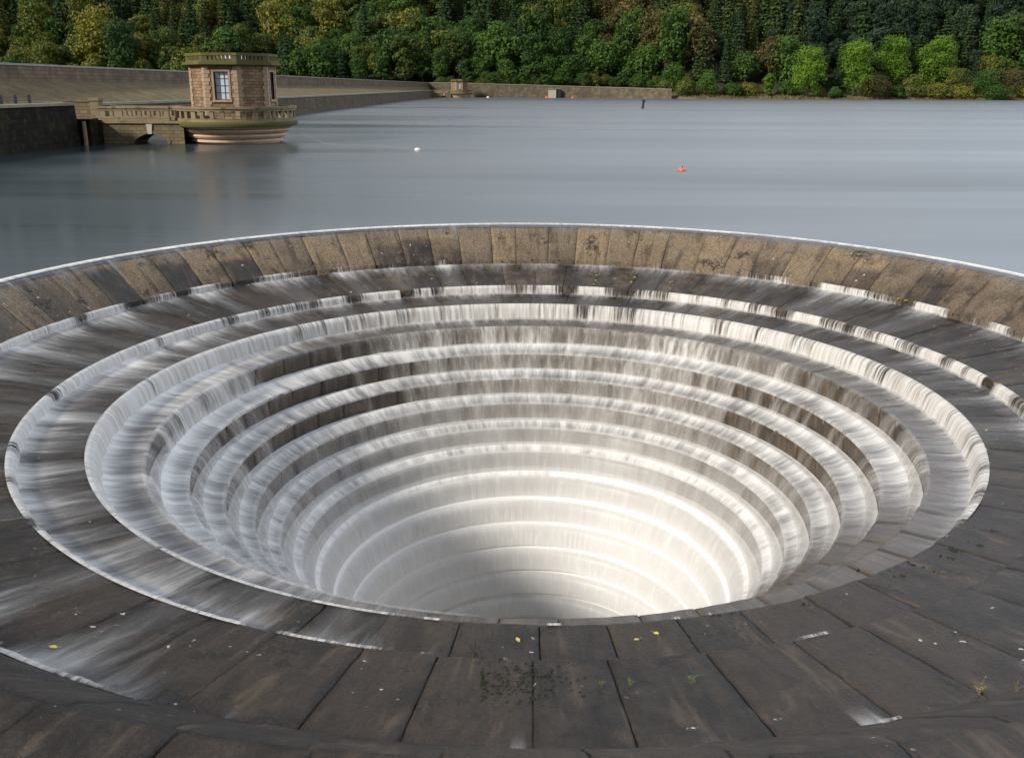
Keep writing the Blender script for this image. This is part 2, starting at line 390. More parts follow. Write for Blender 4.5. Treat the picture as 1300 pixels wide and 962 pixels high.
# ------------------------------------------------------------------ running water
def veil_mat():
    n = NT('falling_water'); uv = n.uv(); fl = n.attr('flow'); vf = n.attr('vf'); soft = n.attr('soft')
    a0 = n.noise(n.scale(uv, (15, .55, 1)), 1.0, 4, .62, .15); a1 = n.noise(n.scale(uv, (9, 1.9, 1), (2, 4, 0)), 1.0, 4, .6, .1); hs = n.attr('hard')
    a = n.math('ADD', n.math('MULTIPLY', a0, hs), n.math('MULTIPLY', a1, n.math('SUBTRACT', 1.0, hs))); b = n.noise(n.scale(uv, (3.2, .25, 1), (5, 0, 0)), 1.0, 3, .5)
    fine = n.noise(n.scale(uv, (40, 3.6, 1)), 1.0, 3, .6)
    v = n.math('ADD', n.math('MULTIPLY', a, .5), n.math('ADD', n.math('MULTIPLY', b, .32), n.math('MULTIPLY', fine, .18)))
    v = n.math('ADD', v, n.math('MULTIPLY', n.math('SUBTRACT', fl, .5), .62))
    v = n.math('ADD', v, n.math('MULTIPLY', n.math('POWER', vf, 3.0), .10))
    fh = n.math('MULTIPLY', n.mr(v, .42, .66), .96)
    v0 = n.math('ADD', n.math('MULTIPLY', a, .42), n.math('ADD', n.math('MULTIPLY', b, .42), n.math('MULTIPLY', fine, .16)))
    con = n.math('SUBTRACT', 1.9, n.math('MULTIPLY', soft, 1.55))
    fs = n.math('ADD', n.math('MULTIPLY', fl, .95), n.math('ADD', n.math('MULTIPLY', n.math('SUBTRACT', v0, .5), con), n.math('MULTIPLY', n.math('POWER', vf, 2.5), .16)))
    fs = n.math('MINIMUM', n.math('MAXIMUM', fs, 0.0), .97)
    f = n.math('ADD', n.math('MULTIPLY', fh, hs), n.math('MULTIPLY', fs, n.math('SUBTRACT', 1.0, hs)))
    f = n.math('MULTIPLY', f, n.mr(fl, .03, .16))
    col = n.mix(n.math('MAXIMUM', n.mr(a, .35, .65), n.math('MULTIPLY', soft, .8)), (.66, .62, .57), (.87, .865, .85))
    nb_ = n.bump(n.math('ADD', a, n.math('MULTIPLY', fine, .35)), n.math('SUBTRACT', .36, n.math('MULTIPLY', soft, .34)), .04)
    d = n.pbsdf(col, .42, nb_, .35); tl = n.n('ShaderNodeBsdfTranslucent'); n.L(col, tl.inputs[0])
    m1 = n.n('ShaderNodeMixShader'); n.setin(m1, 0, .22); n.L(d, m1.inputs[1]); n.L(tl.outputs[0], m1.inputs[2])
    tr = n.n('ShaderNodeBsdfTransparent'); m2 = n.n('ShaderNodeMixShader'); n.L(f, m2.inputs[0]); n.L(tr.outputs[0], m2.inputs[1]); n.L(m1.outputs[0], m2.inputs[2])
    return n.done(m2.outputs[0])
def film_mat():
    n = NT('sliding_water_film'); uv = n.uv(); fl = n.attr('flow'); vf = n.attr('vf'); soft = n.attr('soft'); full = n.attr('full')
    wv = n.scale(uv, (5.5, .9, 1)); a = n.noise(wv, 1.0, 4, .6, .5); b = n.noise(n.scale(uv, (1.5, .5, 1), (3, 8, 0)), 1.0, 3, .5, .6)
    fine = n.noise(n.scale(uv, (24, 1.6, 1)), 1.0, 3, .6, .3)
    v = n.math('ADD', n.math('MULTIPLY', a, .5), n.math('ADD', n.math('MULTIPLY', b, .32), n.math('MULTIPLY', fine, .18)))
    v = n.math('ADD', v, n.math('MULTIPLY', n.math('SUBTRACT', fl, .5), .55))
    v = n.math('ADD', v, n.math('MULTIPLY', full, .30))
    foam = n.math('POWER', n.math('SUBTRACT', 1.0, vf, clamp=True), 2.2)
    v = n.math('ADD', v, n.math('SUBTRACT', n.math('MULTIPLY', foam, .42), .17))
    f = n.math('MULTIPLY', n.mr(v, .36, .98, smooth=False), .95)
    f = n.math('MULTIPLY', f, n.mr(fl, .02, .2))
    f = n.math('MULTIPLY', f, n.mr(vf, 0.985, 1.0, 1.0, n.math('MULTIPLY', full, 1.0)))
    f = n.math('MAXIMUM', f, n.math('MULTIPLY', n.math('MULTIPLY', n.mr(fl, .3, .55), .14), n.mr(vf, .9, 1, 1, .3)))
    hs = n.attr('hard'); f = n.math('MULTIPLY', f, n.math('ADD', hs, n.math('MULTIPLY', n.math('SUBTRACT', 1.0, hs), n.mr(vf, .03, .30, 1, 0))))
    col = n.mix(n.mr(v, .45, .95), (.36, .36, .365), (.88, .87, .85))
    nb_ = n.bump(n.math('ADD', a, n.math('MULTIPLY', b, .7)), n.math('SUBTRACT', .45, n.math('MULTIPLY', soft, .43)), .05)
    d = n.pbsdf(col, n.mr(f, 0, 1, .22, .5), nb_, .5)
    tr = n.n('ShaderNodeBsdfTransparent'); m2 = n.n('ShaderNodeMixShader'); n.L(f, m2.inputs[0]); n.L(tr.outputs[0], m2.inputs[1]); n.L(d, m2.inputs[2])
    return n.done(m2.outputs[0])
M_VEIL = veil_mat(); M_FILM = film_mat()

def sheet(paths, th, flow, soft, full, R, dens_v, ripple=None, seed=0, hard=1.0):
    """paths: (m,2) r,z ; returns npmesh data"""
    P = np.array(paths, float); s = np.concatenate([[0], np.cumsum(np.hypot(*np.diff(P, axis=0).T))]); m = len(P); n = len(th)
    T, Sg = np.meshgrid(th, s, indexing='ij'); vf = Sg / s[-1]
    rr = P[:, 0][None] + 0 * T; zz = P[:, 1][None] + 0 * T
    if ripple is not None: rr = rr + ripple[0](T, vf); zz = zz + ripple[1](T, vf)
    V = np.stack([rr * np.cos(T), rr * np.sin(T), zz], -1).reshape(-1, 3)
    UV = np.stack([T * R + seed * 7.3, Sg + seed * 3.1], -1).reshape(-1, 2)
    ii, jj = np.meshgrid(np.arange(n - 1), np.arange(m - 1), indexing='ij'); q = ii * m + jj
    F = np.stack([q, q + 1, q + m + 1, q + m], -1).reshape(-1, 4)
    at = {'hard': np.repeat(hard, m) if np.ndim(hard) else np.full(n * m, hard), 'flow': np.repeat(flow, m), 'vf': vf.ravel(), 'soft': np.full(n * m, soft), 'full': np.repeat(full, m) if np.ndim(full) else np.full(n * m, full)}
    return V, F, UV, at

# strength of the fall, whiteness and softness per ring
STR = [.46, .60, .70, .44, .31, .29, .34, .46, .62, .80, .9, .95, .9, .94, .96, .98, 1.]
GAP = [.42, .34, .20, .20, .16, .12, .10, .08, .06, .05, .03, .02, 0, 0, 0, 0, 0]
HARD = [1, 1, 1, .35, .1, 0, 0, 0, 0, 0, 0, 0, 0, 0, 0, 0, 0]
FULL = [0, 0, .25, .85, 1.1, 1.15, 1.2, 1.25, 1.3, 1.35, 1.4, 1.5, 1.5, 1.5, 1.5, 1.5, 1.5]
th = np.linspace(-PI, PI, 1801)
dd_ = degs(th); lside = np.clip(sstep(dd_, 125, 165) + (1 - sstep(dd_, -125, -96)) * (dd_ < 0), 0, 1)
flows = []; fflows = []
for k in range(len(RINGS)):
    base = STR[k] + GAP[k] * n1(th, 100 + k, (9, 23, 47, 71), (.5, 1, .9, .7))
    d = degs(th)
    if k == 0: base = base * (.55 + .45 * sstep(np.abs(d - 90), 20, 60)) + .1 * sstep(np.abs(d - 90), 55, 80)
    if k in (0, 1, 2): base = base + .22 * sstep(d, 135, 165) + .22 * (1 - sstep(d, -150, -100)) * (d < 0)
    if k in (3, 4, 5): base = base - .24 * sstep(d, 112, 130) * (1 - sstep(d, 150, 165)) - .12 * sstep(d, -20, 5) * (1 - sstep(d, 15, 35))
    if 3 <= k <= 8: base = base - .16 * sstep(np.abs(d - 90), 28, 60) * (1 - sstep(np.abs(d - 90), 85, 110)); fx = 1
    if k == 3: base = base + .35 * sstep(d, 150, 165)
    fbase = np.clip(STR[k] + (.0 if k < 3 else .25) + GAP[k] * (1 if k < 2 else .3) * n1(th, 100 + k, (9, 23, 47, 71), (.5, 1, .9, .7)), 0, 1.1)
    if k in (0, 1, 2): fbase = fbase * .85 + .15 * sstep(d, 135, 165)
    w = wetness(k, th); trick = np.clip(n1(th, 300 + k, (40, 60, 85), (1, 1, 1)) * 1.6 - .95, 0, .55) if k < 3 else 0
    fl = np.clip(base, .0, 1.15) * w + (1 - w) * trick
    flows.append(fl); fflows.append(fbase * w + (1 - w) * trick)
Vs, Fs, Us, As = [], [], [], []
Vf, Ff, Uf, Af = [], [], [], []
def acc(lists, data):
    V, F, U, A = data; off = sum(len(x) for x in lists[0]); lists[0].append(V); lists[1].append(F + off); lists[2].append(U); lists[3].append(A)
for k, (r, zb, zs) in enumerate(RINGS):
    hgt = zb - zs; soft = min(1, max(0, (k - 2) / 5)); fl = flows[k]
    out = .05 + .05 * min(k, 3)
    t = np.linspace(0, 1, 9)
    falls = [(r + .05, zb + .022), (r + .0, zb + .020)] + [(r - .03 - out * (q ** .55) * min(1, hgt / .3), zb + .010 - (hgt - .0) * q) for q in t[1:]]
    amp = .020 if k < 3 else .010 if k == 3 else .003
    rp = (lambda T, vf, a=amp, sd=k: a * vf * n1(T[:, 0], 500 + sd, (60, 120, 240), (1, 1, 1))[:, None] + 0 * T, lambda T, vf: 0 * T)
    acc((Vs, Fs, Us, As), sheet(falls, th, fl, soft, 0, r, 1, rp, k, HARD[k]))
    # film on the next tread (landing foam mound -> brink)
    if k + 1 < len(RINGS):
        rn, zn, _ = RINGS[k + 1]
        L = r - rn; mound = .015 + .05 * min(1, FULL[k]) + .02 * (k < 3)
        pts = []
        for q in np.linspace(0, 1, 12):
            rr = r - .01 - (L - .03) * q; zz = (zs + (zn - zs) * q) + .023 + mound * math.exp(-((q * L - out) / .13) ** 2)
            pts.append((rr, zz))
        pts.append((rn + .0, zn + .012)); pts.append((rn - .018, zn - .03))
        rp = (lambda T, vf: 0 * T, lambda T, vf, sd=k: (.006 if sd < 4 else .0015) * n1(T[:, 0], 700 + sd, (50, 90, 160), (1, 1, 1))[:, None] * np.exp(-3 * vf))
        acc((Vf, Ff, Uf, Af), sheet(pts, th, fflows[k] * (.8 if k < 2 else 1), soft, FULL[k] + [.30, .60, .60, .25][k] * lside if k < 4 else FULL[k], r, 1, rp, k + 31, wetness(k, th)))
cat = lambda L: {a: np.concatenate([x[a] for x in L]) for a in L[0]}
o = mobj('falling_water', npmesh('falling_water', np.concatenate(Vs), np.concatenate(Fs), np.concatenate(Us), cat(As), True), M_VEIL)
tag(o, 'silky white water curtains dropping over the stone steps of the overflow', kind='structure')
o = mobj('sliding_water', npmesh('sliding_water', np.concatenate(Vf), np.concatenate(Ff), np.concatenate(Uf), cat(Af), True), M_FILM)
tag(o, 'thin smooth water and foam sliding across the treads of the overflow', kind='structure')
# thin sheet running down the rim slope
rp_ = [(12.2, .034), (12.08, .030), (11.96, .008), (11.8, -.075), (11.6, -.22), (11.3, -.44), (11.05, -.64), (10.85, -.81), (10.79, -.862)]
d = degs(th)
fr = (.26 + .14 * sstep(d, 120, 160) - .24 * (1 - sstep(d, -150, -110)) * (d < 0) + .06 * n1(th, 901)) * wetness(0, th)
V, F, U, A_ = sheet(rp_, th, np.clip(fr, 0, 1), .6, 0, 11.5, 1, None, 77, wetness(0, th)); fd = degs(np.arctan2(V[F].mean(1)[:, 1], V[F].mean(1)[:, 0])); F = F[~((fd > -151) & (fd < -25))]
o = mobj('overflow_film', npmesh('overflow_film', V, F, U, A_, True), M_FILM); tag(o, 'thin water film slipping over the rounded stone rim', kind='structure')

lip = [(12.15, .036), (12.11, .034), (12.06, .028), (11.99, .014), (11.93, -.018), (11.87, -.055)]  # opaque pale sheet: sky reflection on the spilling water, painted as colour
fr = (.62 + .12 * n1(th, 905)) * (1 - (d > -152) * (d < -24))
V, F, U, A_ = sheet(lip, th, np.clip(fr, 0, 1), .8, .75, 12, 1, None, 91, 1.0 - (d > -152) * (d < -24) * 1.0)
o = mobj('overflow_lip_sheen', npmesh('overflow_lip_sheen', V, F, U, A_, True), M_FILM); tag(o, 'curl of water over the rim of the overflow, its sky reflection painted white', kind='structure')
# ------------------------------------------------------------------ the lake
def lake_mat():
    n = NT('reservoir_water'); p = n.pos()
    st = n.noise(n.scale(p, (.006, .05, 1)), 1.0, 4, .55, .3); st2 = n.noise(n.scale(p, (.03, .35, 1), (9, 2, 0)), 1.0, 3, .5, .4)
    bigx = n.noise(n.scale(p, (.012, .02, 1), (4, 1, 0)), 1.0, 2, .5)
    sp_ = n.n('ShaderNodeSeparateXYZ'); n.L(p, sp_.inputs[0])
    side = n.math('DIVIDE', sp_.outputs[0], n.math('ADD', n.math('MAXIMUM', sp_.outputs[1], 0.0), 26.0))   # roughness: dam shelters the left side; colour: painted sky reflection
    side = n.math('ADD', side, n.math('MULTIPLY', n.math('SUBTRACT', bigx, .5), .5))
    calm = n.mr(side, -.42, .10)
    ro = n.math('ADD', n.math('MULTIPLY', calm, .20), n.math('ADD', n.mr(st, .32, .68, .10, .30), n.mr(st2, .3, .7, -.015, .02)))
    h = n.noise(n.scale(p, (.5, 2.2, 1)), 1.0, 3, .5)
    x = n.pbsdf(n.mix(calm, (.03, .045, .05), (.11, .122, .132)), ro, n.bump(h, .025, .1), .5, IOR=1.4)  # paler base colour to the right stands in for reflected sky
    return n.done(x)
M_LAKE = lake_mat()
rad = np.concatenate([[11.86, 11.94, 12.02, 12.1, 12.2, 12.35, 12.6, 13, 14, 16], np.geomspace(20, 900, 22)])
zr = np.interp(rad, [11.86, 11.94, 12.02, 12.1, 12.2, 12.4, 12.8], [-.052, .0, .018, .026, .028, .03, .03])
ta = np.linspace(0, 2 * PI, 721); T, Rr = np.meshgrid(ta, rad, indexing='ij'); Z = np.broadcast_to(zr[None], T.shape)
V = np.stack([Rr * np.cos(T), Rr * np.sin(T), Z], -1).reshape(-1, 3); m = len(rad)
ii, jj = np.meshgrid(np.arange(720), np.arange(m - 1), indexing='ij'); q = ii * m + jj
F = np.stack([q, q + m, q + m + 1, q + 1], -1).reshape(-1, 4)
fc = V[F].mean(1); fd = degs(np.arctan2(fc[:, 1], fc[:, 0])); F = F[~((fd > -151) & (fd < -25) & (np.hypot(fc[:, 0], fc[:, 1]) < 12.5))]
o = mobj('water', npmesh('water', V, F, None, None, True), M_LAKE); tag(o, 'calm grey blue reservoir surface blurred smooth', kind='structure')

# ------------------------------------------------------------------ terrain
n = NT('grass_ground'); p = n.pos(); a = n.noise(p, .25, 4, .6); b = n.noise(p, 3, 5, .7)
M_GRASS = n.done(n.pbsdf(n.mix(n.mr(a, .4, .65), (.055, .08, .025), (.14, .12, .055)), .95, n.bump(b, .5, .2)))
n = NT('forest_floor'); p = n.pos(); a = n.noise(p, .12, 4, .6); b = n.noise(p, 1.2, 5, .7)
c = n.mix(n.mr(a, .4, .65), (.022, .028, .012), (.05, .055, .02)); sep = n.n('ShaderNodeSeparateXYZ'); n.L(p, sep.inputs[0])
shore = n.mr(n.math('ADD', sep.outputs[2], n.math('MULTIPLY', a, 3)), 2.0, 4.6, 1, 0)
c = n.mix(shore, c, n.mix(n.mr(b, .4, .6), (.17, .15, .075), (.11, .13, .045)))
c = n.mix(n.mr(sep.outputs[2], .25, .5, 1, 0), c, (.16, .14, .115))
M_FLOOR = n.done(n.pbsdf(c, .95, n.bump(b, .6, .4)))
def yb(x):
    t = np.clip((x - 36) / 20, 0, 1); t = t * t * (3 - 2 * t)
    return 336 * (1 - t) + (314 + .00012 * (x - 100) ** 2 + 1.8 * np.sin(x * .11) + 1.2 * np.sin(x * .27)) * t
def hill_h(x, y):
    x = np.asarray(x, float); y = np.asarray(y, float); s = y - yb(x)
    t = np.clip((x - 36) / 20, 0, 1); base = 3.2 * (1 - t) + 0.0 * t
    g = np.where(s < 10, s * (.14 * t + .1 * (1 - t)), 1.2 + (s - 10) * .42)
    g = np.where(s > 135, 1.2 + 125 * .42 + (s - 135) * .05, g)
    und = (2.2 * np.sin(x * .031 + y * .02) + 1.4 * np.sin(x * .083 - y * .05)) * np.clip(s / 40, 0, 1)
    left = np.clip((-60 - x) / 40, 0, 1) * 3.0
    return base + g + und - left - (s < 0) * 0 + np.where(s < 0, s * .5, 0)
gx = np.concatenate([np.linspace(-1100, -260, 22), np.linspace(-240, 240, 161), np.linspace(260, 1100, 22)])
gs = np.concatenate([np.linspace(-14, 12, 22), np.linspace(16, 330, 60), np.linspace(350, 900, 12)])
X, Sg = np.meshgrid(gx, gs, indexing='ij'); Y = yb(X) + Sg; Z = hill_h(X, Y)
Z = np.where((X < 30) & (Sg < 0), 2.4 + 0 * Z - (Sg < -.1) * 0, Z); Z = np.where((X < 30) & (Sg < -1), -3, Z)
m = len(gs); V = np.stack([X, Y, Z], -1).reshape(-1, 3)
ii, jj = np.meshgrid(np.arange(len(gx) - 1), np.arange(m - 1), indexing='ij'); q = ii * m + jj
o = mobj('hill', npmesh('hill', V, np.stack([q, q + m, q + m + 1, q + 1], -1).reshape(-1, 4), None, None, True), M_FLOOR)
tag(o, kind='structure')
g = MB(); R0 = 3500
g.poly([(-R0, -R0, -12.5), (R0, -R0, -12.5), (R0, R0, -12.5), (-R0, R0, -12.5)])
tag(g.build('ground', M_GRASS), kind='structure')
g = MB(); g.poly([(-900, -400, -5), (-56, -400, -5), (-56, 350, -5), (-900, 350, -5)])
g.poly([(-56, -400, -5), (-50.2, -400, 4.4), (-50.2, 340, 4.4), (-56, 340, -5)])
tag(g.build('meadow', M_GRASS), kind='structure')
# stone pitched bank behind the rim on the near side (where the photographer stands)
M_BANK = masonry('bank_stone', (.16, .13, .10), (.10, .085, .07), (.03, .028, .025), .9, .5, (.05, .06, .02), .3)
g = MB(); g.hexa([(-40, -40, -6), (40, -40, -6), (40, -13.0, -6), (-40, -13.0, -6)], [(-40, -40, 2.6), (40, -40, 2.6), (40, -16.3, 2.6), (-40, -16.3, 2.6)])
tag(g.build('bank', M_BANK), 'pitched stone bank on the near side of the overflow', kind='structure')

# ------------------------------------------------------------------ stone materials
MOSS = (.11, .115, .02)
M_TOWER = masonry('tower_stone', (.40, .27, .165), (.20, .13, .08), (.06, .045, .03), .55, .22, None, 0, .45)
M_QUOIN = plain('quoin_stone', (.42, .30, .20), .85, .5, 3)
M_BASE = plain('corbel_stone', (.78, .56, .40), .6, .3, 2)
M_MOSSY = masonry('mossy_stone', (.19, .16, .09), (.13, .11, .06), (.07, .06, .04), 1.3, .6, MOSS, .55, .3, .01)
M_SLAB = masonry('very_mossy_stone', (.17, .15, .08), (.12, .10, .055), (.05, .045, .03), 1.3, .6, (.10, .105, .028), .8, .4, .01)
M_RAIL = masonry('balustrade_stone', (.34, .28, .18), (.28, .22, .14), (.1, .09, .06), 1.4, .6, MOSS, .2, .3, .01)
M_BRIDGE = masonry('bridge_stone', (.31, .25, .15), (.22, .17, .10), (.10, .085, .06), .6, .24, MOSS, .2, .4)
M_PIER = masonry('shaded_pier_stone', (.024, .018, .012), (.010, .008, .006), (.004, .004, .003), .8, .35, (.03, .034, .01), .35, .7)  # near black: shade on the pier is put into the stone colour
M_DAMW = masonry('dam_wall_stone', (.20, .155, .10), (.12, .095, .062), (.05, .045, .035), .9, .32, (.06, .06, .03), .15, .6)
M_SLOPE = masonry('pitched_stone', (.25, .19, .10), (.16, .12, .062), (.07, .06, .04), 1.1, .4, (.10, .09, .04), .3, .5)
M_PARA = masonry('parapet_stone', (.235, .18, .125), (.15, .115, .08), (.06, .05, .038), 1.0, .36, None, 0, .65)
M_COPE = plain('coping_stone', (.26, .25, .20), .85, .5, 1.5)
M_FARW = masonry('far_wall_stone', (.25, .205, .145), (.15, .12, .085), (.07, .06, .045), 1.4, .5, (.07, .08, .03), .3, .75)
M_KEY = plain('keystone', (.5, .47, .38), .8, .3, 4)
M_PANE = NT('window_glass'); M_PANE = M_PANE.done(M_PANE.pbsdf((.50, .66, .80), .12, None, .6))
M_FRAME = plain('window_paint', (.16, .06, .04), .5, .2, 5)
M_ROOF = plain('roof_lead', (.66, .66, .64), .5, .3, 2)
M_IRON = plain('iron', (.02, .022, .03), .55, .3, 8, .1)
M_DOOR = plain('door_wood', (.10, .07, .045), .6, .3, 4)

# ------------------------------------------------------------------ valve tower (local z = 0 at the water)
def ngon(R, n, rot=0): return [(R * math.cos(2 * PI * i / n + rot), R * math.sin(2 * PI * i / n + rot)) for i in range(n)]
RH = 3.08; AP = RH * math.cos(PI / 8); SD = 2 * RH * math.sin(PI / 8)
def face_pt(a, s, d, z):
    """face with outward normal angle a; s along it, d outward from the apothem"""
    c, q = math.cos(a), math.sin(a); return ((AP + d) * c - s * q, (AP + d) * q + s * c, z)
def face_box(mb, a, s0, s1, d0, d1, z0, z1, mitre=False):
    def sl(s, d):
        lim = (AP + d) * math.tan(PI / 8); return max(-lim, min(lim, s)) if mitre else s
    mb.hexa([face_pt(a, sl(s0, d0), d0, z0), face_pt(a, sl(s0, d1), d1, z0), face_pt(a, sl(s1, d1), d1, z0), face_pt(a, sl(s1, d0), d0, z0)][::-1],
            [face_pt(a, sl(s0, d0), d0, z1), face_pt(a, sl(s0, d1), d1, z1), face_pt(a, sl(s1, d1), d1, z1), face_pt(a, sl(s1, d0), d0, z1)][::-1])
def valve_tower():
    t = empty('valve_tower')
    b = MB(); b.revolve([(3.1, -5), (3.1, .10), (3.36, .14), (3.38, .30), (3.26, .345), (3.5, .42), (3.63, .56), (3.63, .66), (3.46, .71), (3.76, .80), (3.93, .93), (3.93, 1.02), (3.76, 1.065), (4.1, 1.14), (4.3, 1.22)], 96)
    b.build('corbelled_base', M_BASE, t, round_uv=True)
    b = MB(); b.revolve([(4.28, 1.225), (4.48, 1.26), (4.52, 1.42), (4.5, 1.54), (4.42, 1.6), (0, 1.605)], 96); b.build('balcony_slab', M_SLAB, t, round_uv=True)
    b = MB(); b.annulus(4.12, 4.40, 1.60, 1.84, 96); b.build('balustrade_plinth', M_RAIL, t, round_uv=True)
    b = MB(); b.annulus(4.08, 4.44, 2.34, 2.50, 96); b.annulus(4.03, 4.50, 2.503, 2.66, 96); b.build('balustrade_rail', M_RAIL, t, round_uv=True)
    for i in range(36):
        a = 2 * PI * (i + .5) / 36; w = .13 if i % 6 else .2
        if abs((a - PI + PI) % (2 * PI) - PI) < .22: continue      # gap where the footbridge lands
        q = MB(); c, s_ = math.cos(a), math.sin(a)
        f = lambda r, u, z: (r * c - u * s_, r * s_ + u * c, z)
        q.hexa([f(4.15, -w, 1.83), f(4.37, -w, 1.83), f(4.37, w, 1.83), f(4.15, w, 1.83)], [f(4.15, -w, 2.35), f(4.37, -w, 2.35), f(4.37, w, 2.35), f(4.15, w, 2.35)])
        q.build('baluster', M_RAIL, t)
    wall = MB(); z0, z1 = 1.6, 5.44; ww, wz0, wz1 = .52, 3.12, 5.08
    qn = MB()
    for k in range(8):
        a = -PI / 2 + k * PI / 4; th_ = -.38; h = SD / 2
        if k % 2 == 0:
            zz0 = wz0 if k != 6 else 1.62
            face_box(wall, a, -h, -ww, th_, 0, z0, z1, True); face_box(wall, a, ww, h, th_, 0, z0, z1, True)
            face_box(wall, a, -ww, ww, th_, 0, wz1, z1)
            if k != 6: face_box(wall, a, -ww, ww, th_, 0, z0, wz0)
            tr = MB(); face_box(tr, a, -ww - .16, ww + .16, -.1, .05, wz1 - .003, wz1 + .17)
            for sgn in (-1, 1): face_box(tr, a, *sorted((sgn * ww, sgn * (ww + .14))), -.1, .04, zz0 + .0, wz1 - .004)
            if k != 6: face_box(tr, a, -ww - .2, ww + .2, -.12, .10, wz0 - .16, wz0 - .002)
            tr.build('window_surround' if k != 6 else 'door_surround', M_QUOIN, t)
            if k != 6:
                wn_ = MB(); fw_ = .05
                for s0, s1 in ((-ww, -ww + fw_), (ww - fw_, ww)): face_box(wn_, a, s0, s1, -.24, -.17, wz0, wz1)
                face_box(wn_, a, -ww + fw_, ww - fw_, -.24, -.17, wz0, wz0 + fw_); face_box(wn_, a, -ww + fw_, ww - fw_, -.24, -.17, wz1 - fw_, wz1)
                for i in (1, 2):
                    s_ = -ww + 2 * ww * i / 3; face_box(wn_, a, s_ - .022, s_ + .022, -.235, -.175, wz0 + fw_, wz1 - fw_)
                for i in (1, 2, 3):
                    z_ = wz0 + (wz1 - wz0) * i / 4; face_box(wn_, a, -ww + fw_, ww - fw_, -.232, -.178, z_ - .02, z_ + .02)
                wo_ = wn_.build('window', M_FRAME, t); pn = MB(); face_box(pn, a, -ww + .01, ww - .01, -.222, -.21, wz0 + .01, wz1 - .01); pn.build('pane', M_PANE, wo_)
            else:
                dr = MB(); face_box(dr, a, -ww + .01, ww - .01, -.26, -.2, 1.61, wz1 - .01)
                for i in range(5):
                    s_ = -ww + .05 + i * .2; face_box(dr, a, s_, s_ + .17, -.2, -.185, 1.65, wz1 - .08)
                dd = dr.build('door', M_DOOR, t); hd = MB(); face_box(hd, a, .32, .40, -.185, -.14, 2.55, 2.7); hd.build('handle', M_IRON, dd)
        else: face_box(wall, a, -h, h, th_, 0, z0, z1, True)
        # quoin strips at both ends, in alternating long and short blocks
        z_ = z0 + .34; i = 0
        while z_ < z1 - .2:
            w_ = .40 if i % 2 else .30
            face_box(qn, a, -h - .018, -h + w_, -.02, .045, z_ + .012, z_ + .262); face_box(qn, a, h - w_, h + .018, -.02, .045, z_ + .012, z_ + .262)
            z_ += .27; i += 1
        face_box(qn, a, -h - .03, h + .03, -.02, .075, z0, z0 + .32)
    wall.build('wall', M_TOWER, t); qn.build('quoins', M_QUOIN, t);
    r8 = PI / 8
    c = MB(); c.prism(ngon(RH + .12, 8, r8), 5.44, 5.55, 1.04); c.prism(ngon((RH + .12) * 1.04 + .22, 8, r8), 5.553, 5.72); c.build('cornice', M_MOSSY, t)
    p = MB()
    for z0_, z1_, ro, ri in ((5.72, 5.86, RH + .22, RH - .1), (6.16, 6.36, RH + .25, RH - .13)):
        O = ngon(ro, 8, r8); I = ngon(ri, 8, r8)
        for i in range(8):
            j = (i + 1) % 8; p.hexa([(*I[i], z0_), (*O[i], z0_), (*O[j], z0_), (*I[j], z0_)], [(*I[i], z1_), (*O[i], z1_), (*O[j], z1_), (*I[j], z1_)])
    pp = p.build('parapet', M_MOSSY, t)
    O = ngon(RH + .19, 8, r8); I = ngon(RH - .07, 8, r8); q = MB()
    for i in range(8):
        j = (i + 1) % 8
        for e in range(9):
            u0, u1 = ((e - .32) / 8, (e + .32) / 8)
            if e in (0, 8): u0, u1 = ((0, .09) if e == 0 else (.91, 1))
            L = lambda A, B, u: (A[0] + (B[0] - A[0]) * u, A[1] + (B[1] - A[1]) * u)
            b4 = [L(I[i], I[j], u0), L(O[i], O[j], u0), L(O[i], O[j], u1), L(I[i], I[j], u1)]
            q.hexa([(*x, 5.858) for x in b4], [(*x, 6.162) for x in b4])
    q.build('parapet_posts', M_MOSSY, t)
    rf = MB(); rf.revolve([(2.75, 5.73), (2.65, 5.95), (.6, 6.3), (0, 6.32)], 8, r8); rf.build('roof', M_ROOF, t)
    return t
TX, TY = -22.5, 54.3
tower = valve_tower(); tower.location = (TX, TY, WATER)
tag(tower, 'large near octagonal stone valve tower with mossy round balcony and tall paned window', 'valve tower', 'valve towers of the dam')

